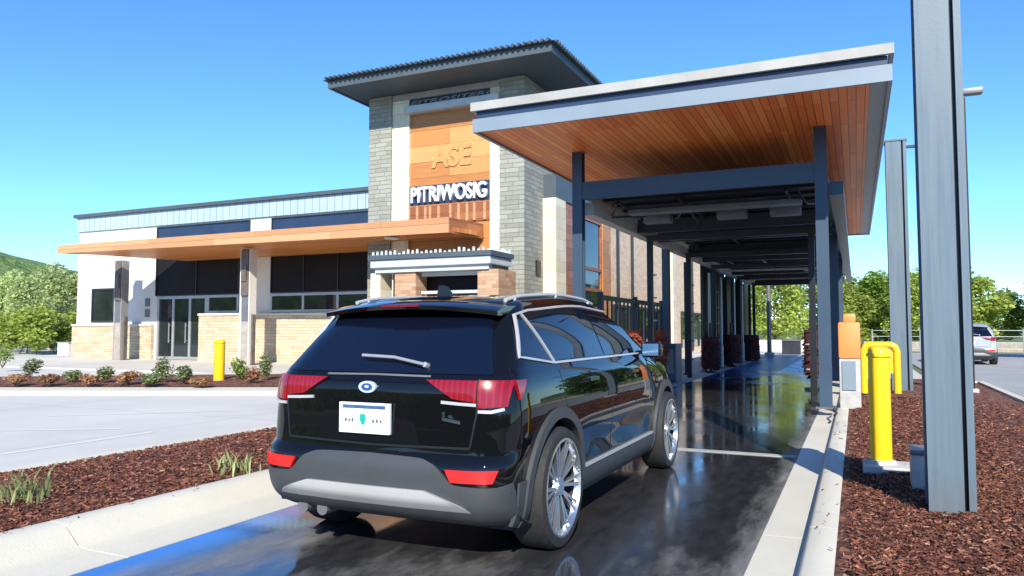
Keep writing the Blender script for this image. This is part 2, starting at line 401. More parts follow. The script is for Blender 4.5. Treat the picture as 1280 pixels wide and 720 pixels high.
def dup(o, loc, label=None, parent=None, rz=None, scale=None):
    c = o.copy(); COL.objects.link(c)
    if parent is not None: c.parent = parent
    else:
        c.location = loc
        if rz is not None: c.rotation_euler = (0, 0, rz)
        if scale is not None: c.scale = scale if hasattr(scale, '__len__') else (scale,)*3
        if label: c['label'] = label
    for ch in list(o.children): dup(ch, None, None, c)
    return c
def textmesh(s, size, ext, bold=0.0, shear=0.0, width=None):
    cu = bpy.data.curves.new('lettering', 'FONT'); cu.body = s; cu.size = size; cu.extrude = ext; cu.offset = bold; cu.shear = shear
    cu.align_x = 'LEFT'; cu.resolution_u = 3
    t = bpy.data.objects.new('lettering', cu); COL.objects.link(t)
    bpy.context.view_layer.update()
    me = bpy.data.meshes.new_from_object(t.evaluated_get(bpy.context.evaluated_depsgraph_get()))
    bpy.data.objects.remove(t); bpy.data.curves.remove(cu)
    me.materials.clear()
    xs = [v.co.x for v in me.vertices]; ys = [v.co.y for v in me.vertices]
    x0, x1, y0, y1 = min(xs), max(xs), min(ys), max(ys)
    for v in me.vertices:
        v.co.x -= x0; v.co.y -= y0
        if width: v.co.x *= width/(x1-x0)
        v.co = Vector((v.co.x, -v.co.z, v.co.y))      # face -Y, upright
    me['h'] = y1-y0
    return me

# ------------------------------------------------------------------ ground, lane, kerbs, beds
struct('ground', sheet(BM(), [(-900, -300, -0.03), (900, -300, -0.03), (900, 1500, -0.03), (-900, 1500, -0.03)]), M['ground'], 'grassy ground reaching the horizon')
struct('parking_lot', sheet(BM(), [(-62, -30, 0), (2.0, -30, 0), (2.0, 70, 0), (-62, 70, 0)]), M['lot'], 'pale jointed concrete of the parking lot')
struct('road', sheet(BM(), [(2.3, -30, 0.002), (60, -30, 0.002), (60, 58, 0.002), (2.3, 58, 0.002)]), M['road'], 'grey road to the right of the mulch bed')
def asphalt_mat():
    b = NB('dark asphalt'); f = b.noise(0.5, 6); f2 = b.noise(70, 4)
    c = b.ramp(b.mix(0.4, f, f2), [(0.3, (0.025, 0.025, 0.026)), (0.7, (0.065, 0.065, 0.065))])
    b.set(Base_Color=c, Roughness=0.9); b.bump(f2, 0.4, 0.01); return b.m
M['asphalt'] = asphalt_mat()
struct('street', sheet(BM(), [(-62, -160, 0.014), (60, -160, 0.014), (60, -3.0, 0.014), (-62, -3.0, 0.014)]), M['asphalt'], 'dark asphalt behind the camera, added unseen for darker reflections in the SUV')  # unseen asphalt added behind the camera so the SUV mirrors something dark
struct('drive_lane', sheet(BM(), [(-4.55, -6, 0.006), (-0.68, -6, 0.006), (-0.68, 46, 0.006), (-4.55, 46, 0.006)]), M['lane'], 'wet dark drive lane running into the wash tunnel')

def kerb_line(name, prof, y0, y1, label, joints=3.0):
    bm = BM(); n = int((y1-y0)/joints)
    for i in range(n):
        a = y0+i*joints; b_ = a+joints-0.012
        prism(bm, [(x, a, z) for x, z in prof], (0, b_-a, 0))
    return struct(name, bm, M['kerb'], label, 'kerb', smooth=50)
# rolled kerb with its gutter pan, left and right of the lane
kerb_line('kerb', [(-5.42, -0.02), (-5.42, 0.14), (-5.38, 0.165), (-5.25, 0.165), (-5.19, 0.15), (-5.10, 0.075), (-5.05, 0.03), (-4.97, 0.014), (-4.55, 0.010), (-4.55, -0.02)], -6, 14.9, 'rolled concrete kerb and gutter on the left of the lane', 3.2)
kerb_line('kerb', [(-0.68, -0.02), (-0.68, 0.010), (-0.375, 0.014), (-0.36, 0.05), (-0.345, 0.10), (-0.325, 0.112), (-0.17, 0.112), (-0.155, 0.10), (-0.155, -0.02)], -6, 45, 'concrete kerb and gutter on the right of the lane', 3.0)

def bed(name, poly_fn, x0, x1, y0, y1, step, h, label, mat, base=0.13):
    bm = BM(); nx = int((x1-x0)/step); ny = int((y1-y0)/step); grid = {}
    for i in range(nx+1):
        for j in range(ny+1):
            x = x0+(x1-x0)*i/nx; y = y0+(y1-y0)*j/ny
            e = poly_fn(x, y)
            if e is None: continue
            z = base+h*min(1, e)**0.7+0.03*min(1, e*3)*mnoise.noise((x*1.3, y*1.3, 2))
            grid[i, j] = bm.verts.new((x, y, z))
    for i in range(nx):
        for j in range(ny):
            q = [grid.get(k) for k in ((i, j), (i+1, j), (i+1, j+1), (i, j+1))]
            if all(q): bm.faces.new(q)
    return struct(name, bm, mat, label, 'mulch', 'stuff', 60)
def left_e(x, y): return min(x+7.7, -5.40-x)/0.7 if -7.7 <= x <= -5.395 else None
def right_edge(y): return 2.15 + max(0, (y-21))*0.03
def right_e(x, y): return min(x+0.16, 3.0-x)/0.9 if -0.17 <= x <= 3.02 else None
def lz(x, y): e = left_e(x, y) or 0.0; return 0.13+0.06*min(1, max(0, e))**0.7+0.03*min(1, e*3)*mnoise.noise((x*1.3, y*1.3, 2))
def rz_(x, y): e = right_e(x, y); return 0.085+0.085*min(1, max(0, e))**0.7+0.03*min(1, e*3)*mnoise.noise((x*1.3, y*1.3, 2))
bed('mulch_bed', left_e, -7.7, -5.40, -4, 13.6, 0.175, 0.06, 'red brown bark mulch in the left island', M['mulch'])
bed('mulch_bed', right_e, -0.155, 3.0, 1.5, 24.0, 0.178, 0.085, 'red brown bark mulch right of the lane', M['mulch'], 0.085)
bm = BM()
for p in ((-7.9, -7.702, -4, 13.8), (-7.702, -5.43, 13.602, 13.8)): box(bm, p[0], p[1], p[2], p[3], -0.02, 0.15, 0.02)
struct('kerb', bm, M['kerb'], 'narrow kerb round the left mulch island', 'kerb')
bm = BM(); box(bm, 3.005, 3.17, 1.5, 24.2, -0.02, 0.14, 0.02); box(bm, -0.15, 3.004, 24.02, 24.2, -0.02, 0.14, 0.02)
struct('kerb', bm, M['kerb'], 'narrow kerb on the far side of the right mulch bed', 'kerb')

def chips(name, n, samp, zf, label):
    bm = BM(); rnd = random.Random(3)
    for k in range(n):
        x, y = samp(rnd)
        L = rnd.uniform(0.008, 0.030)*(1.5 if rnd.random() < .06 else 1); W = rnd.uniform(0.003, 0.008)
        q = Matrix.Rotation(rnd.uniform(0, 6.28), 3, 'Z') @ Matrix.Rotation(rnd.uniform(-0.5, 0.5), 3, 'Y') @ Matrix.Rotation(rnd.uniform(-0.8, 0.8), 3, 'X')
        c = Vector((x, y, zf(x, y)+rnd.uniform(0.002, 0.022)))
        vs = [bm.verts.new(c+q @ Vector(p)) for p in ((-L, -W, -0.004), (L, -W*rnd.uniform(.3, 1), 0), (L*rnd.uniform(.6, 1), W, 0.004), (-L, W*rnd.uniform(.4, 1), 0.003))]
        bm.faces.new(vs)
    return struct(name, bm, M['chips'], label, 'mulch', 'stuff')
def spill(r):
    return (r.uniform(-0.34, -0.16), 5+9*r.random()) if r.random() < .5 else (r.uniform(-5.36, -5.21), 3.2+9*r.random())
chips('mulch_spill', 70, spill, lambda x, y: 0.115 if x > -1 else 0.168, 'a few stray bark chips lying on the kerbs')
def ls(r):
    return r.uniform(-7.65, -5.42), 3.0+9.5*r.random()**1.5
def rs(r):
    return r.uniform(-0.12, 2.95)*(0.35+0.65*r.random()), 4.2+13*r.random()**1.6
chips('mulch_chips', 26000, ls, lz, 'loose bark chips on the left island')
chips('mulch_chips', 46000, rs, rz_, 'loose bark chips on the right bed')

bm = BM(); box(bm, -4.5, -0.70, 9.72, 9.80, 0.0, 0.016); box(bm, -4.5, -0.70, 9.83, 9.87, 0.0, 0.014)
struct('drain', bm, M['coping'], 'pale trench drain edge across the wet lane')
# planting strip in front of the building, walkway behind it
a, b_, c_, d_ = G(-60, 494), G(420, 494), G(420, 468), G(-60, 474)
bm = BM(); prism(bm, [a, b_, c_, d_], (0, 0, 0.10)); struct('kerb', bm, M['kerb'], 'pale kerb round the planting strip before the building', 'kerb')
def inset(p, cen, f): return cen+(p-cen)*f
a2, b2, c2, d2 = G(-60, 489), G(420, 489), G(420, 471), G(-60, 476)
bm = BM()
N1, N2 = 40, 6; gr = []
for i in range(N1+1):
    row = []
    for j in range(N2+1):
        p = a2.lerp(b2, i/N1).lerp(d2.lerp(c2, i/N1), j/N2); p.z = 0.115+0.10*math.sin(math.pi*j/N2)*(0.7+0.6*mnoise.noise(p*0.5))
        row.append(bm.verts.new(p))
    gr.append(row)
for i in range(N1):
    for j in range(N2): bm.faces.new((gr[i][j], gr[i+1][j], gr[i+1][j+1], gr[i][j+1]))
struct('mulch_bed', bm, M['mulch'], 'strip of mulch with small shrubs before the building', 'mulch', 'stuff', 60)
bm = BM(); prism(bm, [(-46, 19.5, 0.0), (-11, 19.0, 0.0), (-11, 28, 0.0), (-46, 28, 0.0)], (0, 0, 0.06)); struct('walkway', bm, M['walk'], 'pale concrete walkway along the building')
def strip_lines():
    bm = BM()
    for (p, q) in (((0, 568), (190, 540)), ((60, 520), (300, 513)), ((0, 538), (150, 536))):
        p0, p1 = G(*p, 0.004), G(*q, 0.004); d = (p1-p0).normalized(); n = Vector((-d.y, d.x, 0))*0.05
        sheet(bm, [p0-n, p1-n, p1+n, p0+n])
    struct('painted_lines', bm, M['stucco'], 'faded white parking lines on the concrete lot')
strip_lines()

# ------------------------------------------------------------------ SUV
def pch(tab, x):
    if x <= tab[0][0]: return tab[0][1]
    if x >= tab[-1][0]: return tab[-1][1]
    n = len(tab)
    for i in range(n-1):
        if tab[i][0] <= x <= tab[i+1][0]: break
    def sl(k): return (tab[k+1][1]-tab[k][1])/(tab[k+1][0]-tab[k][0])
    def tg(k):
        if k == 0: return sl(0)
        if k == n-1: return sl(n-2)
        a, b_ = sl(k-1), sl(k)
        return 0 if a*b_ <= 0 else 2*a*b_/(a+b_)
    h = tab[i+1][0]-tab[i][0]; t = (x-tab[i][0])/h
    return ((2*t**3-3*t*t+1)*tab[i][1]+(t**3-2*t*t+t)*h*tg(i)+(-2*t**3+3*t*t)*tab[i+1][1]+(t**3-t*t)*h*tg(i+1))
WT = [(.24, .90), (.30, .95), (.42, .985), (.6, 1.0), (.8, 1.01), (.98, 1.012), (1.06, 1.002), (1.18, .985), (1.27, .955), (1.31, .935), (1.5, .865), (1.66, .79), (1.74, .735), (1.80, .62)]
RT = [(.24, .34), (.33, .10), (.44, .02), (.55, 0.0), (.66, .0), (.71, .015), (.755, .065), (.85, .075), (1.0, .085), (1.2, .10), (1.26, .14), (1.45, .31), (1.66, .52), (1.74, .62), (1.8, .8)]
FT = [(.24, 4.98), (.40, 5.16), (.6, 5.22), (.85, 5.20), (1.0, 5.12), (1.10, 5.02), (1.3, 4.9)]
WB0, WB1, WZ, WR = 0.94, 4.33, 0.425, 0.43
def ztop(y): return pch([(0, 1.30), (3.3, 1.30), (3.8, 1.255), (4.3, 1.19), (4.9, 1.08), (5.25, 0.98)], y)
def plan(y):
    k = 1.0
    if y > 3.4: k -= 0.085*((y-3.4)/1.8)**2
    if y < 0.9: k -= 0.02*((0.9-y)/0.9)**2
    return k
RC = 0.26
def side_x(y, z):
    x = pch(WT, z)*plan(y)
    # hollow between shoulder line and sill on the doors
    if z < 1.31: x -= 0.018*math.exp(-((z-0.62)/0.13)**2)*max(0, min(1, (y-1.2)*2))*max(0, min(1, (3.9-y)*2))
    return x
def rear_y(x, z):
    wv = pch(WT, z)*plan(0.25); ax = abs(x); y = pch(RT, z)+0.055*(ax/wv)**2
    over = ax-(wv-RC)
    if over > 0: y += 0.75*(RC-math.sqrt(max(0, RC*RC-min(over, RC)**2)))
    return y
def front_y(x, z):
    wv = pch(WT, z)*0.915; ax = abs(x); y = pch(FT, z)-0.20*(ax/wv)**2
    over = ax-(wv-0.3)
    if over > 0: y -= 0.9*(0.3-math.sqrt(max(0, 0.09-min(over, 0.3)**2)))
    return y
def ring(zf, yr, yf, wx, ny=44, nx=9):
    """closed plan ring: rear edge, right side, front edge, left side"""
    pts = []
    def rearp(t):      # t -1..1
        z = zf(0.2); wv = pch(WT, z)*plan(0.25); x = wv*math.sin(t*math.pi/2); return Vector((x, rear_y(x, z), z))
    return pts
def lower_shell():
    bm = BM(); rows = []
    ts = [0, .04, .10, .17, .26, .36, .41, .445, .485, .52, .62, .72, .78, .84, .885, .93, .965, 1.0]
    NR, NS, NF = 25, 48, 17
    for t in ts:
        row = []
        def zt(y): return 0.24+t*(ztop(y)-0.24)
        z = zt(0)
        wr = pch(WT, z)*plan(0.25)
        for i in range(NR):      # rear, left to right
            x = wr*math.sin((-1+2*i/(NR-1))*math.pi/2); row.append(Vector((x, rear_y(x, z), z)))
        yA = row[-1].y
        zfr = zt(5.1)
        wf = pch(WT, 0.24+t*(1.30-0.24))*0.915; yB = front_y(wf, zfr)
        for i in range(1, NS):
            y = yA+(yB-yA)*i/NS; zz = zt(y); row.append(Vector((side_x(y, 0.24+t*(1.30-0.24)), y, zz)))
        for i in range(NF):
            x = wf*math.sin((1-2*i/(NF-1))*math.pi/2); row.append(Vector((x, front_y(x, zfr), zfr)))
        for i in range(1, NS):
            y = yB+(yA-yB)*i/NS; zz = zt(y); row.append(Vector((-side_x(y, 0.24+t*(1.30-0.24)), y, zz)))
        rows.append([bm.verts.new(p) for p in row])
    n = len(rows[0])
    for a, b_ in zip(rows[:-1], rows[1:]):
        for i in range(n):
            j = (i+1) % n; bm.faces.new((a[i], a[j], b_[j], b_[i]))
    bm.faces.new(rows[0])
    # crowned deck (hood) from left to right
    top = rows[-1]; R0 = NR-1; right = [top[NR-1+i] for i in range(NS)]+[top[NR-1+NS]]
    fr0 = NR-1+NS; left = [top[0]]+[top[(n-i) % n] for i in range(1, NS)]+[top[fr0+NF-1]]
    K = 10; prev = None
    for s in range(NS+1):
        a, b_ = left[s], right[s]; line = [a]
        if s == 0: mids = [top[i] for i in range(1, NR-1)]
        for k in range(1, K):
            u = k/K; p = a.co.lerp(b_.co, u); p.z += 0.055*(1-(2*u-1)**4); line.append(bm.verts.new(p))
        line.append(b_)
        if prev:
            for k in range(K): bm.faces.new((prev[k], prev[k+1], line[k+1], line[k]))
        else: first = line
        prev = line
    bm.faces.new([top[i] for i in range(NR)]+first[::-1][1:-1])
    bm.faces.new([top[fr0+i] for i in range(NF)]+prev[1:-1])
    return bm
GHF = [(1.18, 4.28), (1.30, 4.05), (1.5, 3.50), (1.66, 2.98), (1.74, 2.62), (1.80, 2.3)]
def gh_front(x, z):
    return pch(GHF, z)-0.12*(abs(x)/0.9)**2
def roof_dz(y): return 0.055*pch([(0.4, -0.35), (0.9, 0.1), (1.9, 1.0), (2.6, 0.7), (3.6, 0)], y)
def cabin_x(y, z):
    k = 1.0-0.03*max(0, (y-2.4)/1.6)**2-0.035*max(0, (1.0-y)/1.0)**2
    return pch(WT, z)*k
def cabin_shell():
    bm = BM(); rows = []
    NR, NS, NF = 25, 30, 13
    for z in [1.2, 1.27, 1.31, 1.38, 1.46, 1.54, 1.62, 1.68, 1.72, 1.75, 1.775]:
        row = []; kz = max(0, (z-1.3)/0.475)
        wr = pch(WT, z)*0.965
        for i in range(NR):
            x = wr*math.sin((-1+2*i/(NR-1))*math.pi/2); row.append(Vector((x, rear_y(x, z)*1.0, z)))
        yA = row[-1].y; yB = gh_front(0.85*pch(WT, z), z)
        for i in range(1, NS):
            y = yA+(yB-yA)*i/NS; row.append(Vector((cabin_x(y, z), y, z+kz*roof_dz(y))))
        for i in range(NF):
            x = pch(WT, z)*0.95*math.sin((1-2*i/(NF-1))*math.pi/2); row.append(Vector((x, gh_front(x, z), z)))
        for i in range(1, NS):
            y = yB+(yA-yB)*i/NS; row.append(Vector((-cabin_x(y, z), y, z+kz*roof_dz(y))))
        rows.append([bm.verts.new(p) for p in row])
    n = len(rows[0])
    for a, b_ in zip(rows[:-1], rows[1:]):
        for i in range(n):
            j = (i+1) % n; bm.faces.new((a[i], a[j], b_[j], b_[i]))
    bm.faces.new(rows[0])
    top = rows[-1]; fr0 = NR-1+NS
    right = [top[NR-1+i] for i in range(NS)]+[top[fr0]]; left = [top[0]]+[top[n-i] for i in range(1, NS)]+[top[fr0+NF-1]]
    K = 10; prev = None
    for s in range(NS+1):
        a, b_ = left[s], right[s]; line = [a]
        for k in range(1, K):
            u = k/K; p = a.co.lerp(b_.co, u); p.z += 0.035*(1-(2*u-1)**2); line.append(bm.verts.new(p))
        line.append(b_)
        if prev:
            for k in range(K): bm.faces.new((prev[k], prev[k+1], line[k+1], line[k]))
        else: first = line
        prev = line
    bm.faces.new([top[i] for i in range(NR)]+first[::-1][1:-1]); bm.faces.new([top[fr0+i] for i in range(NF)]+prev[1:-1])
    return bm
def patch(bm, fn, us, vs, off, sink=0.015):
    """fn(u,v) -> (point, outward dir); raised patch with a skirt running into the body"""
    g = [[None]*len(vs) for _ in us]
    for i, u in enumerate(us):
        for j, v in enumerate(vs):
            p, d = fn(u, v); g[i][j] = (bm.verts.new(p+d*off), p, d)
    for i in range(len(us)-1):
        for j in range(len(vs)-1): bm.faces.new((g[i][j][0], g[i+1][j][0], g[i+1][j+1][0], g[i][j+1][0]))
    loop = [(i, 0) for i in range(len(us))]+[(len(us)-1, j) for j in range(1, len(vs))]+[(i, len(vs)-1) for i in range(len(us)-2, -1, -1)]+[(0, j) for j in range(len(vs)-2, 0, -1)]
    low = [bm.verts.new(g[i][j][1]-g[i][j][2]*sink) for i, j in loop]
    for k in range(len(loop)):
        k2 = (k+1) % len(loop); bm.faces.new((g[loop[k][0]][loop[k][1]][0], g[loop[k2][0]][loop[k2][1]][0], low[k2], low[k]))
    return bm
def lin(a, b_, n): return [a+(b_-a)*i/n for i in range(n+1)]
def rear_fn(x, z): return Vector((x, rear_y(x, z), z)), Vector((0.35*x*abs(x), -1, 0.1)).normalized()
def side_fn(s, cab=False):
    def f(y, z):
        if cab:
            kz = max(0, (z-1.3)/0.475); return Vector((s*cabin_x(y, z), y, z+kz*roof_dz(y))), Vector((s, 0, 0.35)).normalized()
        return Vector((s*side_x(y, z), y, z)), Vector((s, 0, 0))
    return f
def quad_side(s, cab, P):   # bilinear patch of four (y,z) corners on the side surface
    f = side_fn(s, cab)
    def g(u, v):
        a = Vector(P[0]).lerp(Vector(P[1]), u); b_ = Vector(P[3]).lerp(Vector(P[2]), u); q = a.lerp(b_, v); return f(q.x, q.y)
    return g
def quad_rear(P):
    def g(u, v):
        a = Vector(P[0]).lerp(Vector(P[1]), u); b_ = Vector(P[3]).lerp(Vector(P[2]), u); q = a.lerp(b_, v); return rear_fn(q.x, q.y)
    return g
U8 = lin(0, 1, 8); U16 = lin(0, 1, 16); U24 = lin(0, 1, 24)
def strip_on(fn, pts, wdt, off):
    """thin raised strip following (a,b) parameter points on surface fn"""
    bm = BM(); P = []
    for a, b_ in zip(pts[:-1], pts[1:]):
        for i in range(6): P.append(Vector(a).lerp(Vector(b_), i/6))
    P.append(Vector(pts[-1])); prev = None
    for i, p in enumerate(P):
        d = (P[min(i+1, len(P)-1)]-P[max(i-1, 0)]).normalized(); nrm = Vector((-d.y, d.x))*wdt/2
        A, dn = fn(*(p+nrm)); B, dm = fn(*(p-nrm))
        cur = [bm.verts.new(A-dn*0.01), bm.verts.new(A+dn*off), bm.verts.new(B+dm*off), bm.verts.new(B-dm*0.01)]
        if prev:
            for k in range(3): bm.faces.new((prev[k], cur[k], cur[k+1], prev[k+1]))
        else: bm.faces.new(cur)
        prev = cur
    bm.faces.new(prev[::-1]); return bm
def wheel(root, s, yc):
    xo = s*1.05; bm = BM(); d = -s
    lathe(bm, [(.33, xo), (.35, xo+s*.004), (.38, xo+s*.012), (.41, xo), (.426, xo+d*.03), (WR, xo+d*.07), (WR, xo+d*.20), (.425, xo+d*.24), (.39, xo+d*.27), (.30, xo+d*.27)], (0, yc, WZ), 'x', 48)
    wh = obj('wheel', bm, M['rubber'], root, 40, True)
    wh.name = 'wheel'
    bm = BM()
    lathe(bm, [(.342, xo-s*.012), (.348, xo+s*.008), (.332, xo+s*.010), (.318, xo+d*.02), (.312, xo+d*.035)], (0, yc, WZ), 'x', 48)
    rim = obj('rim', bm, M['rim'], wh, 35, True)
    bm = BM(); lathe(bm, [(.312, xo+d*.036), (.306, xo+d*.15), (.05, xo+d*.16)], (0, yc, WZ), 'x', 40); obj('barrel', bm, M['metal_dark'], rim, 35, True)
    bm = BM()
    for k in range(10):
        for dx in (-0.10, 0.10):
            t = 2*math.pi*k/10; a0 = t; a1 = t+dx
            def pt(r, a, h): return Vector((xo+h*s, yc+r*math.cos(a), WZ+r*math.sin(a)))
            w0, w1 = 0.17, 0.042
            A = [pt(.055, a0-w0, -.035), pt(.055, a0+w0, -.035), pt(.326, a1+w1, -.004), pt(.326, a1-w1, -.004)]
            prism(bm, A, (-s*0.03, 0, 0))
    cyl(bm, (xo-s*.06, yc, WZ), (xo-s*.02, yc, WZ), .075, .06, 20)
    obj('spokes', bm, M['rim'], rim, 30, True)
    bm = BM(); cyl(bm, (xo-s*.115, yc, WZ), (xo-s*.10, yc, WZ), .20, .20, 28); obj('brake_disc', bm, M['metal_grey'], wh, 30, True)
    return wh

def make_suv(name, label, cat, loc, rz, pm, detail=True):
    root = thing(name, label, cat, loc, None, rz)
    bmw = lower_shell()
    body = obj('body', bmw, M[pm], root, None, True)
    # wheel wells
    cutm = BM()
    for yc in (WB0, WB1):
        for s in (-1, 1): cyl(cutm, (s*0.62, yc, WZ), (s*1.3, yc, WZ), 0.50, 0.50, 40)
    bmesh.ops.recalc_face_normals(cutm, faces=cutm.faces[:])
    cm = bpy.data.meshes.new('cut'); cutm.to_mesh(cm); cutm.free(); co = bpy.data.objects.new('cut', cm); COL.objects.link(co)
    co.location = loc; co.rotation_euler = (0, 0, rz)
    md = body.modifiers.new('wells', 'BOOLEAN'); md.operation = 'DIFFERENCE'; md.object = co; md.solver = 'EXACT'
    bpy.context.view_layer.update()
    me = bpy.data.meshes.new_from_object(body.evaluated_get(bpy.context.evaluated_depsgraph_get()))
    body.modifiers.clear(); old = body.data; body.data = me; bpy.data.meshes.remove(old)
    bpy.data.objects.remove(co); bpy.data.meshes.remove(cm)
    for p in me.polygons: p.use_smooth = True
    me.set_sharp_from_angle(angle=R(32))
    cabin = obj('cabin', cabin_shell(), M[pm], root, 38, True)
    # rear glass, tall and wrapping
    bm = BM(); patch(bm, quad_rear([(-.86, 1.262), (.84, 1.262), (.66, 1.665), (-.70, 1.665)]), U24, U8, .006)
    rg = obj('rear_window', bm, M['privacy_glass'], root, 50, True)
    bm = BM()   # spoiler
    xs = lin(-.735, .735, 20); rows = []
    for x in xs:
        k = (x/.735)**2; yb = .40+.09*k; zt_ = 1.775-.05*k
        rows.append([bm.verts.new(p) for p in ((x, yb+.36, zt_+.005), (x, yb+.12, zt_+.004-.01), (x, yb, zt_-.045), (x, yb+.012, zt_-.075), (x, yb+.18, zt_-.065))])
    for a, b_ in zip(rows[:-1], rows[1:]):
        for k in range(5): bm.faces.new((a[k], b_[k], b_[(k+1) % 5], a[(k+1) % 5]))
    bm.faces.new(rows[0]); bm.faces.new(rows[-1][::-1])
    sp = obj('spoiler', bm, M[pm], root, 40, True)
    bm = BM(); box(bm, -.16, .16, .395, .41, 1.718, 1.732); obj('brake_light', bm, M['lamp_red'], sp, None, True)
    # cladding, bumper
    def ctop(x):
        ax = abs(x); return pch([(0, .735), (.40, .725), (.52, .69), (.66, .575), (.9, .565), (1.02, .60)], ax)
    bm = BM()
    def bf(u, v):
        x = -0.985+1.97*u; zt_ = ctop(x); z = .27+(zt_-.27)*v; return rear_fn(x, z)
    patch(bm, bf, lin(0, 1, 60), lin(0, 1, 10), .012)
    rb = obj('rear_bumper', bm, M['cladding'], root, 50, True)
    bm = BM()
    def sk(u, v):
        z = .335+.195*v; hw = pch([(0, .80), (.5, .72), (.8, .58), (1, .46)], v); q = rear_fn(-hw+2*hw*u, z); return q[0]+Vector((0, .10*max(0, .62-v)**1.3-.012*(v > .5), 0)), q[1]
    patch(bm, sk, U24, lin(0, 1, 8), .034); obj('skid_plate', bm, M['skid'], root, 40, True)
    for s in (-1, 1):
        bm = BM(); patch(bm, quad_rear([(s*.64, .592), (s*.90, .592), (s*.93, .672), (s*.60, .668)]), U8, lin(0, 1, 3), .02); obj('reflector', bm, M['reflector'], root, 40, True)
        # tail lamp: inner piece on the tailgate, outer piece on the corner
        bm = BM(); patch(bm, quad_rear([(s*.60, 1.105), (s*.765, 1.085), (s*.765, 1.225), (s*.40, 1.225)]), U16, lin(0, 1, 4), .018)
        patch(bm, quad_rear([(s*.775, 1.05), (s*.945, 1.06), (s*.962, 1.225), (s*.775, 1.228)]), U8, lin(0, 1, 4), .020)
        patch(bm, quad_side(s, False, [(.30, 1.10), (.34, 1.12), (.44, 1.225), (.28, 1.225)]), U8, lin(0, 1, 4), .012)
        obj('tail_light', bm, M['lamp_red'], root, 45, True)
        bm = strip_on(rear_fn, [(s*.52, 1.082), (s*.64, 1.075), (s*.765, 1.07)], .02, .012)
        bm2 = strip_on(rear_fn, [(s*.78, 1.03), (s*.86, 1.028), (s*.93, 1.045)], .02, .014); me2 = bpy.data.meshes.new('t'); bm2.to_mesh(me2); bm2.free(); bm.from_mesh(me2); bpy.data.meshes.remove(me2)
        obj('lamp_trim', bm, M['bright_trim'], root, None, True)
        # side glass
        f = side_fn(s, True); top = 1.70
        bm = BM(); patch(bm, quad_side(s, True, [(.53, 1.37), (.80, 1.335), (.80, 1.68), (.86, 1.67)]), U8, U8, .004); bm.free()
        for poly in ([(.50, 1.375), (1.01, 1.325), (.72, 1.655), (.68, 1.65)], [(1.07, 1.325), (2.25, 1.325), (2.15, 1.69), (.80, 1.672)], [(2.29, 1.325), (3.62, 1.325), (2.74, 1.68), (2.19, 1.69)]):
            bm = BM(); patch(bm, quad_side(s, True, poly), U8, U8, .004); obj('side_window', bm, M['car_glass'], root, 50, True)
        bm = strip_on(f, [(3.66, 1.31), (2.3, 1.308), (1.02, 1.308), (.48, 1.368), (.66, 1.665), (.9, 1.69), (2.1, 1.71), (2.75, 1.695)], .015, .012)
        obj('window_trim', bm, M['bright_trim'], root, None, True)
        bm = strip_on(f, [(1.04, 1.315), (.76, 1.672)], .026, .012); obj('pillar_trim', bm, M['bright_trim'], root, None, True)
        # arches and sill cladding
        f0 = side_fn(s, False)
        for yc in (WB0, WB1):
            bm = BM()
            def ar(u, v, yc=yc):
                t = R(-24)+u*R(228); r = .492+.075*v; y = yc+r*math.cos(t); z = max(.25, WZ+r*math.sin(t)); return Vector((s*(side_x(min(y, 4.95), z)), y, z)), Vector((s, 0, 0))
            patch(bm, ar, lin(0, 1, 40), lin(0, 1, 3), .030, .06); obj('wheel_arch', bm, M['cladding'], root, 50, True)
            wheel(root, s, yc)
        bm = BM(); patch(bm, quad_side(s, False, [(1.32, .26), (3.80, .26), (3.76, .455), (1.36, .455)]), U16, lin(0, 1, 5), .02)
        patch(bm, quad_side(s, False, [(.275, .29), (.44, .29), (.40, .57), (.275, .57)]), U8, lin(0, 1, 5), .014)
        obj('sill_cladding', bm, M['cladding'], root, 50, True)
        obj('sill_trim', strip_on(f0, [(1.42, .475), (2.5, .475), (3.70, .475)], .022, .022), M['bright_trim'], root, None, True)
        for (y0_, y1_) in ((1.62, 1.84), (2.86, 3.08)):
            bm = strip_on(f0, [(y0_, 1.155), (y1_, 1.155)], .028, .04); obj('door_handle', bm, M['chrome'], root, 40, True)
        for pts in ([(1.40, .50), (1.33, .80), (1.12, 1.0), (1.07, 1.29)], [(2.27, .50), (2.27, 1.29)], [(3.58, .50), (3.62, 1.25)]):
            obj('door_seam', strip_on(f0, pts, .010, .0015), M['metal_black'], root, None, True)
        # mirror
        bm = BM(); cx = s*(side_x(3.35, 1.3)+.13); box(bm, cx-.10, cx+.10, 3.38, 3.54, 1.27, 1.43, .045)
        box(bm, cx-s*.2, cx-s*.05, 3.42, 3.50, 1.30, 1.34); mi = obj('mirror', bm, M[pm], root, 60, True)
        bm = BM(); box(bm, cx-.082, cx+.082, 3.374, 3.384, 1.29, 1.41); obj('mirror_glass', bm, M['chrome'], mi, None, True)
        # rail
        bm = BM(); P = []
        for i in range(15):
            y = .78+2.0*i/14; k = min(1, min(i, 14-i)/1.5); P.append(Vector((s*(.66-.02*(i/14)), y, 1.768+roof_dz(y)+.028*k)))
        tube(bm, P, .016, 10)
        for i in (1, 7, 13): cyl(bm, P[i], P[i]+Vector((0, 0, -.07)), .022, .03, 8)
        obj('roof_rail', bm, M['skid'], root, 50, True)
        # front lamp
        bm = BM(); box(bm, s*.56, s*.82, 4.86, 5.03, .86, .98, .03); obj('headlight', bm, M['alu'], root, None, True)
    # tailgate furniture
    bm = strip_on(rear_fn, [(-.42, 1.245), (0, 1.25), (.42, 1.245)], .012, .008); obj('tailgate_trim', bm, M['metal_grey'], root, None, True)
    for s in (-1, 1): obj('tailgate_seam', strip_on(rear_fn, [(s*.77, 1.235), (s*.772, 1.03), (s*.73, .80)], .012, .002), M['metal_black'], root, None, True)
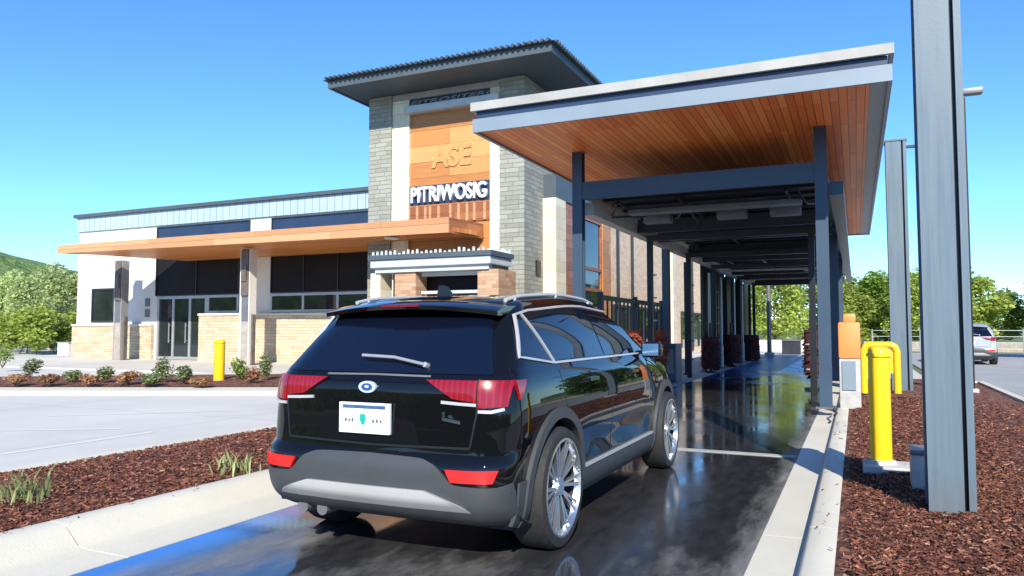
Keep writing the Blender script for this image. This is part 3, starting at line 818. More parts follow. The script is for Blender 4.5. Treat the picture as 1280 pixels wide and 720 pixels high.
    obj('tailgate_seam', strip_on(rear_fn, [(-.73, .795), (0, .785), (.73, .795)], .014, .002), M['metal_black'], root, None, True)
    sx = -0.05
    bm = BM(); patch(bm, quad_rear([(sx-.42, .80), (sx+.42, .80), (sx+.34, 1.085), (sx-.34, 1.085)]), U16, lin(0, 1, 3), .006); obj('plate_recess', bm, M[pm], root, 30, True)
    yp = rear_y(sx, .95)-.030
    bm = BM(); box(bm, sx-.205, sx+.205, yp-.006, yp+.022, .855, 1.060, .004); pl = obj('license_plate', bm, M['plate'], root, None, True)
    bm = BM(); box(bm, sx-.175, sx+.175, yp-.0085, yp-.006, 1.022, 1.045); obj('plate_header', bm, M['plate_band'], pl, None, True)
    bm = BM(); box(bm, sx-.09, sx+.07, yp-.0075, yp-.006, .905, .985); obj('plate_tint', bm, M['plate_mint'], pl, None, True)
    bm = BM(); box(bm, sx-.03, sx+.015, yp-.010, yp-.0075, .935, .985, .002); box(bm, sx-.018, sx+.008, yp-.010, yp-.0075, .915, .9345); obj('plate_mark', bm, M['plate_teal'], pl, None, True)
    bm = BM(); box(bm, sx-.02, sx+.15, yp-.0075, yp-.006, .868, .885); obj('plate_footer', bm, M['plate_lime'], pl, None, True)
    if detail:
        bm = BM()
        for k, x0 in enumerate((-.155, -.125, -.10, .07, .10, .13)): box(bm, sx+x0, sx+x0+.016, yp-.0078, yp-.006, .93, .955-.004*(k % 2)); obj('plate_character', bm, M['metal_grey'], pl, None, True); bm = BM()
        bm.free()
    def oval(rx, rz_, t0, t1, zc, m_, nm, par):
        bm = BM(); pts = [Vector((sx+rx*math.cos(2*math.pi*i/28), 0, zc+rz_*math.sin(2*math.pi*i/28))) for i in range(28)]
        ye = rear_y(sx, zc); prism(bm, [Vector((p.x, ye-t1, p.z)) for p in pts], (0, t1+t0, 0)); return obj(nm, bm, m_, par, 30, True)
    em = oval(.070, .040, .02, .018, 1.165, M['emblem_pale'], 'emblem', root)
    oval(.045, .025, 0, .0205, 1.165, M['emblem_blue'], 'emblem_face', em)
    oval(.018, .010, 0, .0225, 1.168, M['emblem_pale'], 'emblem_script', em)
    bm = BM(); zc = .965
    patch(bm, quad_rear([(.53, .965), (.66, .945), (.66, .965), (.53, .985)]), U8, [0, 1], .01); patch(bm, quad_rear([(.53, .986), (.55, .986), (.55, 1.02), (.53, 1.02)]), [0, .5, 1], [0, 1], .01); patch(bm, quad_rear([(.575, .984), (.61, .978), (.60, 1.0), (.575, 1.0)]), [0, .5, 1], [0, 1], .01)
    obj('badge', bm, M['chrome'], root, None, True)
    # wiper
    bm = BM(); wp = [(-.17, 1.355), (.10, 1.345), (.36, 1.302)]
    P = [rear_fn(*p)[0]+Vector((0, -.03, .02)) for p in wp]; tube(bm, P, .012, 8); cyl(bm, P[-1], P[-1]+Vector((0, .06, -.02)), .018, .025, 12)
    obj('wiper', bm, M['alu'], root, 50, True)
    bm = BM(); prism(bm, [(-.02, .95, 1.81), (-.02, 1.16, 1.83), (-.02, 1.06, 1.90), (-.02, .98, 1.905)], (.04, 0, 0)); obj('antenna', bm, M['metal_black'], root, None, True)
    bm = BM(); cyl(bm, (-.62, .12, .30), (-.62, .5, .30), .045, .045, 16); cyl(bm, (-.45, .12, .30), (-.45, .5, .30), .045, .045, 16); obj('exhaust', bm, M['metal_grey'], root, 40, True)
    bm = BM(); box(bm, -.85, .85, .5, 4.8, .20, .245); obj('underbody', bm, M['metal_black'], root, None, True)
    # windscreen
    bm = BM()
    def wf(u, v):
        z = 1.30+.40*v; x = (-1+2*u)*pch(WT, z)*.86; return Vector((x, gh_front(x, z), z)), Vector((0, .7, .7))
    patch(bm, wf, U16, U8, .005); obj('windscreen', bm, M['car_glass'], root, 50, True)
    return root
make_suv('sport_utility_vehicle', 'shiny wet black SUV on the wet lane entering the wash tunnel', 'car', (-2.98, 4.13, 0.006), 0, 'paint_black')
make_suv('parked_car', 'small silver car on the road far behind the grey posts', 'car', (4.6, 38.5, 0.004), R(-2), 'paint_silver', False)

# ------------------------------------------------------------------ building
TY = 24.5; WY = 26.8
bld = thing('commercial_building', 'long stucco and stone building with a tall stone tower, wood awning and shopfront', 'building', (-20, WY, 0))
def yb(name, px0, px1, py_top, py_bot, y, depth, mat, parent=bld, front=None, xl=None, xr=None):
    """box on the wall plane y between measured edges (heights taken at the middle)"""
    mid = (px0+px1)/2; x0 = AY(px0, 300, y).x; x1 = AY(px1, 300, y).x
    z1 = AY(mid, py_top, y).z; z0 = AY(mid, py_bot, y).z if py_bot is not None else 0.0
    bm = BM(); box(bm, x0, x1, y-depth, y+0.3 if front is None else front, z0, z1); return obj(name, bm, mat, parent)
def X_(px, y): return AY(px, 300, y).x
def Z_(px, py, y): return AY(px, py, y).z
wl = X_(99, WY); wr_ = -17.0
WTOP = 7.62
bm = BM(); box(bm, wl, wr_, WY, WY+14, 0, 7.3); wall = obj('wall', bm, M['stucco'], bld)
# parapet
bm = BM(); box(bm, wl-0.05, wr_, WY-0.10, WY+14, 6.86, WTOP); obj('parapet', bm, M['corr'], bld)
bm = BM(); box(bm, wl-0.2, wr_, WY-0.25, WY+14.1, WTOP, WTOP+0.18, 0.02); obj('parapet_cap', bm, M['trim_slate'], bld)
# clerestory bands
def win(parent, x0, x1, z0, z1, y, mat, nv=0, frame=0.07, nh=0, name='window', fm='alu', dep=0.05):
    bm = BM(); box(bm, x0, x1, y-0.02, y+0.1, z0, z1); g_ = obj(name, bm, M[mat], parent)
    bm = BM(); fw = frame
    box(bm, x0, x0+fw, y-dep-.02, y, z0, z1); box(bm, x1-fw, x1, y-dep-.02, y, z0, z1); box(bm, x0+fw, x1-fw, y-dep-.018, y, z1-fw, z1-.001); box(bm, x0+fw, x1-fw, y-dep-.018, y, z0+.001, z0+fw)
    for i in range(nv):
        xm = x0+(x1-x0)*(i+1)/(nv+1); box(bm, xm-fw/2, xm+fw/2, y-dep-.016, y, z0+fw, z1-fw)
    for i in range(nh):
        zm = z0+(z1-z0)*(i+1)/(nh+1); box(bm, x0+fw, x1-fw, y-dep-.014, y, zm-fw/2, zm+fw/2)
    obj('frame', bm, M[fm], g_); return g_
for (p0, p1) in ((197, 313), (340, 461)):
    x0, x1 = X_(p0, WY), X_(p1, WY) if p1 < 460 else wr_
    win(bld, x0, x1, 6.1, 6.78, WY, 'navy', 0, 0.05, fm='metal_dark')
# below the awning
z_sill = 2.35
for (p0, p1, nv) in ((197, 301, 1), (340, 461, 3)):
    x0, x1 = X_(p0, WY), X_(p1, WY) if p1 < 460 else wr_
    win(bld, x0, x1, 3.25, 5.3, WY, 'glass_brown', nv, 0.05, fm='metal_dark')
    if p0 == 340: win(bld, x0, x1, z_sill, 3.235, WY, 'glass', 3, 0.12)
    else:
        xa = X_(262, WY); win(bld, xa, x1, z_sill, 3.235, WY, 'glass', 0, 0.12)
        xd = X_(200, WY)
        dr = win(bld, xd, xa-0.01, 0.08, 3.235, WY, 'glass', 2, 0.14, 0, 'entrance_door')
        bm = BM()
        for t in (1/3, 2/3):
            xm = xd+(xa-xd)*t; bm = BM(); box(bm, xm-.16, xm-.13, WY-.20, WY-.16, .9, 1.9); box(bm, xm-.16, xm-.13, WY-.16, WY-.06, 1.0, 1.03); box(bm, xm-.16, xm-.13, WY-.16, WY-.06, 1.75, 1.78); obj('handle', bm, M['alu'], dr)
win(bld, X_(118, WY), X_(146, WY), 1.95, 3.75, WY, 'glass', 0, 0.09, fm='metal_dark')
def wains(p0, p1, y, dep, z1, nm='stone_wainscot'):
    x0, x1 = X_(p0, y), X_(p1, y)
    bm = BM(); box(bm, x0, x1, y-dep, y+.05, 0, z1); o = obj(nm, bm, M['stone_tan'], bld)
    bm = BM(); box(bm, x0-.02, x1+.02, y-dep-.06, y+.048, z1, z1+.10, .015); obj('cap', bm, M['stone_cream'], o)
wains(97.5, 196, WY, .18, 1.75)
wains(326, 461, WY, .20, 2.22)
wains(261, 312, WY-.4, .5, 2.22, 'low_stone_wall')
for z0 in (2.75, 2.2):
    bm = BM(); xx = X_(187, WY); box(bm, xx-.15, xx+.15, WY-.05, WY, z0, z0+.4); obj('wall_plaque', bm, M['metal_grey'], bld)
# awning
AYF = 22.4; ax0 = X_(72, AYF); ax1 = X_(560, AYF); az = 4.97
bm = BM(); prism(bm, [(ax0, AYF+.05, az+.18), (ax1, AYF+.05, az+.02), (ax1+.3, WY-3.2, az+.02), (ax1+.3, WY, az), (ax0+3.5, WY, az)], (0, 0, .16)); aw = obj('awning', bm, M['wood_awning'], bld)
bm = BM(); v = [(ax0, AYF, az+.12), (ax1+.02, AYF, az-.04), (ax1+.02, AYF, az+.50), (ax0, AYF, az+.50)]
prism(bm, v, (0, .07, 0)); obj('fascia', bm, M['wood_fascia'], aw)
bm = BM(); prism(bm, [(ax1+.02, AYF+.071, az-.04), (ax1+.32, TY-.05, az-.04), (ax1+.32, TY-.05, az+.5), (ax1+.02, AYF+.071, az+.5)], (-.07, 0, 0)); obj('end_board', bm, M['wood_dark'], aw)
bm = BM(); prism(bm, [(ax0+.02, AYF+.071, az+.13), (ax0+3.5, WY, az+.13), (ax0+3.5, WY, az+.5), (ax0+.02, AYF+.071, az+.5)], (.07, 0, 0)); obj('end_board', bm, M['wood_fascia'], aw)
bm = BM(); prism(bm, [(ax0+.1, AYF+.1, az+.36), (ax1-.1, AYF+.1, az+.36), (ax1+.1, WY, az+.36), (ax0+3.6, WY, az+.36)], (0, 0, .06)); obj('awning_roof', bm, M['metal_grey'], aw)
bm = BM(); cyl(bm, (X_(490, 23.2), 23.2, az-.03), (X_(490, 23.2), 23.2, az+.02), .28, .28, 20); obj('downlight', bm, M['white'], aw)
# columns: paired steel and timber posts on stone plinths
for px in (155, 313):
    yy = 25.4 if px < 200 else 24.0
    xc = X_(px, yy); g_ = BM(); box(g_, xc-.26, xc+.14, yy-.16, yy+.16, 1.9, az+.02); colm = obj('column', g_, M['metal_grey'], bld)
    bm = BM(); box(bm, xc-.34, xc-.262, yy-.20, yy+.20, .07, az); box(bm, xc+.156, xc+.20, yy-.20, yy+.20, .07, az); obj('flange', bm, M['stucco'] if px > 200 else M['alu'], colm)
    bm = BM(); box(bm, xc-.26, xc+.14, yy-.24, yy-.162, 3.0, az-.05); box(bm, xc-.2, xc+.08, yy-.30, yy-.242, 3.6, 4.3); obj('bracket', bm, M['brown_steel'], colm)
    bm = BM(); box(bm, xc-.275, xc+.155, yy-.18, yy+.18, 0.06, 1.9, .01); obj('plinth', bm, M['plinth_brown'], colm)
    bm = BM(); box(bm, xc+.205, xc+.30, yy-.08, yy+.08, .062, 2.2); obj('conduit', bm, M['brown_steel'], colm)
# ---- tower
tx0, tx1 = X_(462, TY), X_(657, TY)
TZ = 10.85
bm = BM(); box(bm, tx0, tx1, TY+.15, TY+6.0, 0, TZ); tower = obj('tower', bm, M['stone_grey'], bld)
def tw(px0, px1, z0, z1, dep, mat, nm):
    bm = BM(); box(bm, X_(px0, TY), X_(px1, TY), TY-dep, TY+.149, z0, z1); return obj(nm, bm, M[mat], tower)
tw(462, 490, 0, TZ-.02, .12, 'stone_grey', 'stone_pier'); tw(626, 657, 0, TZ-.02, .12, 'stone_grey', 'stone_pier')
tw(490.2, 511, 0, 10.58, .05, 'stone_cream', 'cream_jamb'); tw(613, 625.8, 0, 10.58, .05, 'stone_cream', 'cream_jamb')
zA = Z_(560, 137, TY); zS = Z_(560, 270, TY)
wp_ = tw(511.2, 612.8, 2.0, zA, -.06, 'wood_panel', 'wood_panel')
zs0, zs1 = Z_(560, 253, TY), Z_(560, 229, TY)
tw(512, 612, zS-.25, zs0-.02, -.02, 'wood_dark', 'slat_panel')
bm = BM(); rr = random.Random(2)
for k in range(9):
    x = X_(514, TY)+(X_(611, TY)-X_(514, TY))*(k+.5+rr.uniform(-.25, .25))/9; bm = BM(); box(bm, x-.05, x+.05, TY-.03, TY+.02, zS-.22, zs0-.06); obj('batten', bm, M['wood_fascia'], tower)

tw(490.2, 625.8, 10.59, TZ-.02, .06, 'coping', 'lintel')
tw(511, 625.5, zA+.27, 10.585, -.02, 'navy', 'frieze'); tw(508, 626.5, zA+.005, zA+.265, .28, 'trim_pale', 'ledge')
sg = tw(511.5, 612.5, zs0, zs1, -.03, 'navy', 'sign_band')
def put_text(s, px0, px1, z0, z1, y, mat, parent, bold=0.02, ext=.05, shear=0.0, nm='sign_lettering'):
    x0, x1 = X_(px0, TY), X_(px1, TY); me = textmesh(s, 1.0, ext, bold, shear, x1-x0); h = me['h']
    for v in me.vertices:
        v.co.z *= (z1-z0)/h; v.co += Vector((x0, y, z0))-rootloc(parent)
    return obj(nm, me, M[mat], parent)
put_text('PITRIWOSIG', 515, 609, zs0+.06, zs1-.06, TY-.05, 'white', sg, .02, .07)
put_text('ASE', 538, 588, Z_(563, 208, TY), Z_(563, 181, TY), TY+.045, 'pale_wood', wp_, .03, .03)
put_text('EITROSITERO', 513, 622, zA+.36, 10.5, TY-.01, 'grey_letter', tower, 0.0, .03, .25, 'frieze_lettering')
# tower roof: hipped, tiled, wide eaves
rx0, rx1, ry0, ry1 = X_(407, TY-1.9), X_(690, TY-1.9), TY-1.9, TY+7.2
bm = BM(); box(bm, rx0+.12, rx1-.12, ry0+.12, ry1-.12, TZ, TZ+.07); roof = obj('roof', bm, M['trim_slate'], tower)
bm = BM()
for a in ((rx0, rx1, ry0, ry0+.10), (rx0, rx1, ry1-.10, ry1), (rx0, rx0+.10, ry0+.101, ry1-.101), (rx1-.10, rx1, ry0+.101, ry1-.101)): box(bm, a[0], a[1], a[2], a[3], TZ-.03, TZ+.26)
obj('fascia', bm, M['trim_slate'], roof)
bm = BM(); cx, cy0, cy1 = (rx0+rx1)/2, ry0+4.4, ry1-4.4
e = .14
vs = [bm.verts.new(p) for p in ((rx0-e, ry0-e, TZ+.27), (rx1+e, ry0-e, TZ+.27), (rx1+e, ry1+e, TZ+.27), (rx0-e, ry1+e, TZ+.27), (cx, cy0, TZ+1.3), (cx, cy1, TZ+1.3))]
for q in ((0, 1, 4), (1, 2, 5, 4), (2, 3, 5), (3, 0, 4, 5), (0, 3, 2, 1)): bm.faces.new([vs[i] for i in q])
obj('hip', bm, M['roof_tile'], roof)
bm = BM(); n = 44
for k in range(n):
    x = rx0-.05+(rx1-rx0+.1)*(k+.5)/n; cyl(bm, (x, ry0-.22, TZ+.31), (x, ry0+1.0, TZ+.42), .06, .06, 8)
for k in range(40):
    y = ry0+(ry1-ry0)*(k+.5)/40; cyl(bm, (rx1+.2, y, TZ+.31), (rx1-1.0, y, TZ+.42), .06, .06, 8)
obj('tile_ends', bm, M['roof_tile'], roof, 40)
# ---- side wing along the lane
sx0 = -10.35; sy0 = 26.3
bm = BM(); box(bm, -16.9, sx0, sy0, 57, 0, 6.6); sw = obj('side_wall', bm, M['brick_tan'], bld)
bm = BM(); box(bm, -16.9, sx0+.1, sy0-.1, 57.1, 6.6, 7.5); obj('side_fascia', bm, M['trim_slate'], sw)
def sb(name, y0, y1, z0, z1, dep, mat, par=sw):
    bm = BM(); box(bm, sx0-.05, sx0+dep, y0, y1, z0, z1); return obj(name, bm, M[mat], par)
def YS(px): return AX(px, 330, sx0).y
bm = BM(); box(bm, tx1+.001, sx0+.12, sy0-.16, YS(704), 0, 6.58); obj('cream_pier', bm, M['stone_cream'], sw)
sb('wood_pier', YS(704)+.01, YS(719), 0, 6.5, .08, 'wood_dark')
sb('wood_pier', YS(751), YS(761), 0, 6.5, .10, 'wood_panel')
g_ = sb('side_window', YS(720), YS(750), .5, 6.3, .03, 'glass')
bm = BM()
box(bm, sx0+.03, sx0+.095, YS(720)+.01, YS(720)+.15, .55, 6.25); box(bm, sx0+.03, sx0+.095, YS(750)-.15, YS(750)-.01, .55, 6.25)
for z in (.5, 2.4, 3.2, 4.1, 6.2): box(bm, sx0+.031, sx0+.10, YS(720), YS(750), z, z+.14)
obj('frame', bm, M['wood_dark'], g_)
# shopfront glass under the brick
for (pa, pb) in ((765, 790), (791, 832), (850, 878)):
    g_ = sb('side_window', YS(pa), YS(pb), .4, 2.75, .02, 'glass')
    bm = BM(); ya, ybb = YS(pa), YS(pb); n = 4
    for i in range(n+1):
        y = ya+(ybb-ya)*i/n; box(bm, sx0+.021, sx0+.10, y-.05, y+.05, .4, 2.75)
    box(bm, sx0+.022, sx0+.098, ya+.05, ybb-.05, 2.62, 2.75); obj('frame', bm, M['metal_dark'], g_)
sb('wall_pier', YS(838), YS(842), 0, 6.58, .15, 'stone_cream')
for px in (771, 789, 812, 832, 864): sb('mullion', YS(px)-.09, YS(px)+.09, .1, 6.5, .12, 'metal_dark')
bm = BM(); box(bm, tx1+.0, tx1+.06, TY+.9, TY+1.3, 3.6, 4.15, .01); obj('wall_lamp', bm, M['metal_black'], tower)
# ---- entrance porch block with flat tiled parapet
KY = 20.6; kx0, kx1 = X_(463, KY), X_(611, KY); kz1 = Z_(540, 316, KY); kz0 = Z_(540, 336, KY)
bm = BM(); KB = KY+1.6; box(bm, kx0+.35, kx1-.05, KY+.35, KB-.05, kz0+.0, kz1-.06); porch = obj('porch', bm, M['trim_slate'], bld)
bm = BM(); box(bm, kx0, kx1+.05, KY, KB-.001, kz0+.10, kz1-.16, .03); box(bm, kx0+.12, kx1-.07, KY+.12, KB-.08, kz0-.06, kz0+.098); obj('cornice', bm, M['trim_pale'], porch, None)
bm = BM(); box(bm, kx0-.06, kx1+.11, KY-.06, KB+.05, kz1-.158, kz1); obj('coping', bm, M['trim_slate'], porch)
bm = BM(); rr = random.Random(5)
for k in range(26):
    x = kx0+(kx1-kx0+.05)*(k+.5)/26; h = rr.uniform(.05, .16); bm = BM(); cyl(bm, (x, KY+.05, kz1-.01), (x, KY+.05, kz1+h), .055, .04, 7); obj('finial', bm, M['trim_pale'], porch, 50)
for k in range(8):
    y = KY+.15+(KB-KY-.2)*(k+.5)/8; h = rr.uniform(.05, .15); bm = BM(); cyl(bm, (kx1+.03, y, kz1-.01), (kx1+.03, y, kz1+h), .055, .04, 7); obj('finial', bm, M['trim_pale'], porch, 50)
for (p0, p1, mt) in ((466, 478, 'stone_cream'), (496, 522, 'brick_red'), (599, 625, 'brick_red')):
    bm = BM(); box(bm, X_(p0, KY+.3), X_(p1, KY+.3), KY+.2, KY+.9 if p0 < 590 else KB-.10, 0, kz0-.062); obj('pier', bm, M[mt], porch)
bm = BM(); box(bm, X_(478.5, KY+.3), X_(598.5, KY+.3), KY+.95, KY+1.1, 0, kz0-.062); obj('recess', bm, M['glass_brown'], porch)
bm = BM(); x0, x1 = X_(523, KY+.3), X_(598, KY+.3)
box(bm, x0, x1, KY+.5, KY+.6, kz0-.20, kz0-.065); box(bm, x0, x1, KY+.5, KY+.6, kz0-.78, kz0-.68); obj('rail', bm, M['trim_pale'], porch)
bm = BM(); box(bm, x0, x1, KY+.25, KY+.9, 0, kz0-1.15); obj('counter', bm, M['wood_dark'], porch)

# ------------------------------------------------------------------ canopy over the lane
CX0, CX1, CY0, CY1, CZ = -6.45, 0.58, 12.2, 32.0, 5.28
can = thing('entrance_canopy', 'flat canopy with cedar soffit and blue grey steel frame over the lane', 'canopy', (-2.9, 14.7, 0))
bm = BM(); box(bm, CX0+.06, CX1-.30, CY0+.06, CY1-.06, CZ+.012, CZ+.05); obj('soffit', bm, M['wood_soffit'], can)
bm = BM(); box(bm, CX1-.298, CX1-.061, CY0+.06, CY1-.06, CZ+.005, CZ+.048); obj('soffit_border', bm, M['steel_light'], can)
bm = BM(); zf1, zf2, zf3 = CZ+.22, CZ+.37, CZ+.53
def frame_ring(z0, z1, ex, th=.06):
    bm = BM(); a0, a1, b0, b1 = CX0-ex, CX1+ex, CY0-ex, CY1+ex
    box(bm, a0, a1, b0, b0+th, z0, z1); box(bm, a0, a1, b1-th, b1, z0, z1); box(bm, a0, a0+th, b0+th+.001, b1-th-.001, z0, z1); box(bm, a1-th, a1, b0+th+.001, b1-th-.001, z0, z1); return bm
obj('fascia', frame_ring(CZ-.03, zf1, 0), M['steel_light'], can)
obj('upper_fascia', frame_ring(zf1+.002, zf2, -.06), M['navy'], can)
obj('roof_edge', frame_ring(zf2+.002, zf3, .03), M['coping'], can)
bm = BM(); box(bm, CX0+.08, CX1-.08, CY0+.08, CY1-.08, zf2+.01, zf3-.03); obj('roof_deck', bm, M['metal_grey'], can)
# columns and beams
colx = (-5.24, -0.52)
for y in (14.7, 22.6, 31.0):
    for i, x in enumerate(colx):
        bm = BM(); h = .105
        box(bm, x-h, x+h, y-h, y-.075, .17 if i else .01, CZ+.01); box(bm, x-h, x+h, y+.075, y+h, .17 if i else .01, CZ+.01); box(bm, x-.05, x+.05, y-.074, y+.074, .17 if i else .01, CZ+.01)
        c_ = obj('column', bm, M['steel_blue'], can)
        bm = BM(); box(bm, x-.17, x+.17, y-.17, y+.17, .14 if i else .012, .17 if i else .04); obj('base_plate', bm, M['metal_grey'], c_)
    bm = BM(); box(bm, colx[0]+.106, colx[1]-.106, y-.09, y-.07, 4.27, 4.64); box(bm, colx[0]+.106, colx[1]-.106, y-.069, y+.10, 4.29, 4.62); obj('cross_beam', bm, M['steel_blue'], can)
bm = BM()
for x in (colx[1]+.25,):
    box(bm, x-.12, x+.12, 14.9, 43, 4.05, 4.3)
obj('edge_beam', bm, M['steel_blue'], can)
bm = BM(); box(bm, colx[0]-.02, colx[0]+.22, 15.0, 43, 4.0, 4.26); obj('edge_beam', bm, M['coping'], can)

# ------------------------------------------------------------------ wash tunnel under and behind the canopy
tun = thing('wash_tunnel', 'dark metal wash tunnel roof with beams and conduits behind the canopy', 'car wash', (-2.9, 28, 0))
bm = BM(); box(bm, colx[0]-.1, colx[1]+.1, 15.2, 43.2, 4.42, 4.5); obj('deck', bm, M['metal_dark'], tun)
bm = BM()
for y in lin(15.6, 42.8, 34): box(bm, colx[0]+.25, colx[1]-.1, y-.03, y+.03, 4.36, 4.419)
obj('deck_ribs', bm, M['metal_black'], tun)
for y in (18.6, 20.8, 25.0, 27.5, 34.5, 38.5, 43.0):
    bm = BM(); box(bm, colx[0]+.23, colx[1]+.0, y-.09, y+.09, 4.02, 4.355); obj('cross_beam', bm, M['metal_dark'], tun)
bm = BM(); box(bm, -4.55, -.95, 16.0, 16.35, 4.12, 4.22, .01); obj('light_bar', bm, M['metal_grey'], tun)
for x in (-4.2, -2.5, -1.35):
    bm = BM(); box(bm, x-.32, x+.32, 17.2, 17.55, 4.08, 4.26, .02); obj('motor_housing', bm, M['metal_grey'], tun, 40)
bm = BM()
for x in (-4.6, -3.3, -1.2): tube(bm, [(x, 15.4, 4.3), (x, 25, 4.28), (x+.1, 43, 4.3)], .035, 8)
for k in range(9):
    x = rr.uniform(-4.8, -.9); y = rr.uniform(15.6, 21); tube(bm, [(x, y, 4.35), (x+rr.uniform(-.3, .3), y+.3, 4.1), (x+rr.uniform(-.5, .5), y+.9, 4.18)], .022, 6)
obj('conduits', bm, M['metal_black'], tun, 40)
bm = BM(); box(bm, -4.9, -.7, 30.4, 30.5, 3.86, 3.93); obj('spray_bar', bm, M['alu'], tun)

def arch(y, label):
    t = thing('wash_arch', label, 'wash arch', (-2.9, y, 0), 'wash arches along the tunnel')
    for x in (colx[0]+.32, colx[1]-.42):
        bm = BM(); box(bm, x-.07, x+.07, y-.07, y+.07, .01, 3.9); obj('post', bm, M['metal_black'], t)
    bm = BM(); box(bm, colx[0]+.25, colx[1]-.35, y-.08, y+.08, 3.9, 4.05); obj('header', bm, M['metal_dark'], t)
    bm = BM()
    for k in range(5):
        z = .6+.6*k
        for (xa, xb) in ((colx[0]+.39, colx[0]+.50), (colx[1]-.49, colx[1]-.60)): bm = BM(); cyl(bm, (xa, y, z), (xb, y, z), .03, .015, 8); obj('nozzle', bm, M['alu'], t)
    return t
for y, lb in ((19.4, 'black spray arch nearest the canopy beam'), (24.4, 'second black spray arch past the red brush'), (29.2, 'black spray arch amid the maroon brushes'), (36.0, 'black spray arch deep inside the tunnel'), (41.5, 'black spray arch next to the bright tunnel exit')): arch(y, lb)

def brush(x, y, r, z0, z1, mat, label, seed):
    t = thing('wash_brush', label, 'brush', (x, y, 0), 'cloth wash brushes'); r_ = random.Random(seed)
    bm = BM(); cyl(bm, (x, y, .01), (x, y, z1+.5), .05, .05, 10); cyl(bm, (x, y, .01), (x, y, .06), .2, .2, 14); obj('spindle', bm, M['metal_black'], t)
    bm = BM()
    for k in range(170):
        a = r_.uniform(0, 6.28); z = r_.uniform(z0, z1); rr_ = r*r_.uniform(.75, 1.1); d = Vector((math.cos(a), math.sin(a), 0)); s_ = Vector((-d.y, d.x, 0))*.05
        p = Vector((x, y, z)); q = p+d*rr_+Vector((0, 0, -r_.uniform(.05, .22)))
        v = [bm.verts.new(c) for c in (p+d*.05-s_*.5, p+d*.05+s_*.5, q+s_, q-s_)]; bm.faces.new(v)
    cyl(bm, (x, y, z0), (x, y, z1), r*.78, r*.7, 14)
    obj('cloth', bm, M[mat], t); return t
brush(-5.05, 20.6, .36, .75, 1.55, 'red_cloth', 'bright red cloth brush beside the hood of the SUV', 1)
brush(-4.9, 17.7, .24, .9, 1.55, 'red_cloth', 'small orange red brush at the picket railing', 9)
brush(-4.8, 27.6, .42, .15, 1.3, 'maroon_cloth', 'dark maroon brush on the left of the tunnel, nearest of the three', 2)
brush(-4.8, 32.5, .52, .15, 1.35, 'maroon_cloth', 'dark maroon brush in the middle of the three on the left', 3)
brush(-4.8, 38.8, .6, .1, 1.3, 'maroon_cloth', 'dark maroon brush on the left by the tunnel exit', 4)
brush(-1.05, 20.8, .26, .45, 1.55, 'maroon_cloth', 'brown red brush hanging by the right hand column', 5)

rail = thing('picket_railing', 'tall black picket railing between the SUV and the brick wall', 'railing', (-5.75, 20, 0))
bm = BM()
for k in range(17):
    y = 17.9+6.0*k/16; box(bm, -5.77, -5.73, y-.025, y+.025, .1, 2.30)
obj('pickets', bm, M['metal_black'], rail)
bm = BM(); box(bm, -5.79, -5.71, 17.8, 24.0, 2.30, 2.42); box(bm, -5.79, -5.71, 17.8, 24.0, .3, .38); obj('rails', bm, M['metal_black'], rail)
for y in (17.7, 20.9, 24.1):
    bm = BM(); box(bm, -5.81, -5.69, y-.06, y+.06, 0, 2.5); obj('post', bm, M['metal_black'], rail)
cab = thing('equipment_cabinet', 'blue grey pump cabinet beside the red brush', 'cabinet', (-5.0, 22.4, 0))
bm = BM(); box(bm, -5.08, -4.72, 21.5, 22.3, .05, 1.15, .03); obj('casing', bm, M['steel_blue'], cab)
bm = BM(); box(bm, -5.0, -4.8, 21.485, 21.499, .3, 1.0); obj('door', bm, M['metal_grey'], cab)
for k, (x, y, h) in enumerate(((-5.3, 26.0, 3.9), (-5.25, 34.0, 3.9), (-5.3, 39.8, 3.9))):
    bm = BM(); box(bm, x-.09, x+.09, y-.09, y+.09, 0, h); box(bm, x-.14, x+.14, y-.14, y+.14, 0, .05)
    t = obj('tunnel_post', bm, M['metal_black'], None, None, False, (x, y, 0)); tag(t, ('black tunnel post behind the second arch', 'black tunnel post between the maroon brushes', 'black tunnel post closest to the exit')[k], 'post', 'black posts of the tunnel')
for k, (x, y) in enumerate(((-5.32, 30.6), (-5.3, 32.0), (-5.28, 36.4), (-5.3, 38.0), (-5.28, 42.6))):
    bm = BM(); box(bm, x-.07, x+.07, y-.07, y+.07, 0, 4.0); box(bm, x-.12, x+.12, y-.12, y+.12, 0, .05)
    t = obj('tunnel_post', bm, M['metal_black'], None, None, False, (x, y, 0)); tag(t, 'slim black post along the left side deep in the tunnel', 'post', 'slim black posts deep in the tunnel')
for k, (x, y) in enumerate(((-5.0, 28.6), (-5.0, 31.3), (-4.95, 34.6), (-4.95, 37.2))):
    bm = BM(); cyl(bm, (x, y, .9), (x, y, 3.7), .045, .045, 10); cyl(bm, (x, y, .05), (x, y, .9), .07, .07, 10)
    t = obj('rinse_pipe', bm, M['trim_pale'], None, 40, False, (x, y, 0)); tag(t, 'pale upright rinse pipe on the left of the tunnel', 'pipe', 'pale rinse pipes on the left of the tunnel')
panel = thing('splash_screen', 'dark splash screen along the left inside the tunnel', 'screen', (-5.5, 33, 0))
for k, y in enumerate((29.5, 32.6, 35.7, 38.8, 41.9)):
    bm = BM(); box(bm, -5.52, -5.48, y+.12, y+2.75, .1, 4.41); obj('sheet', bm, M['metal_black'], panel)

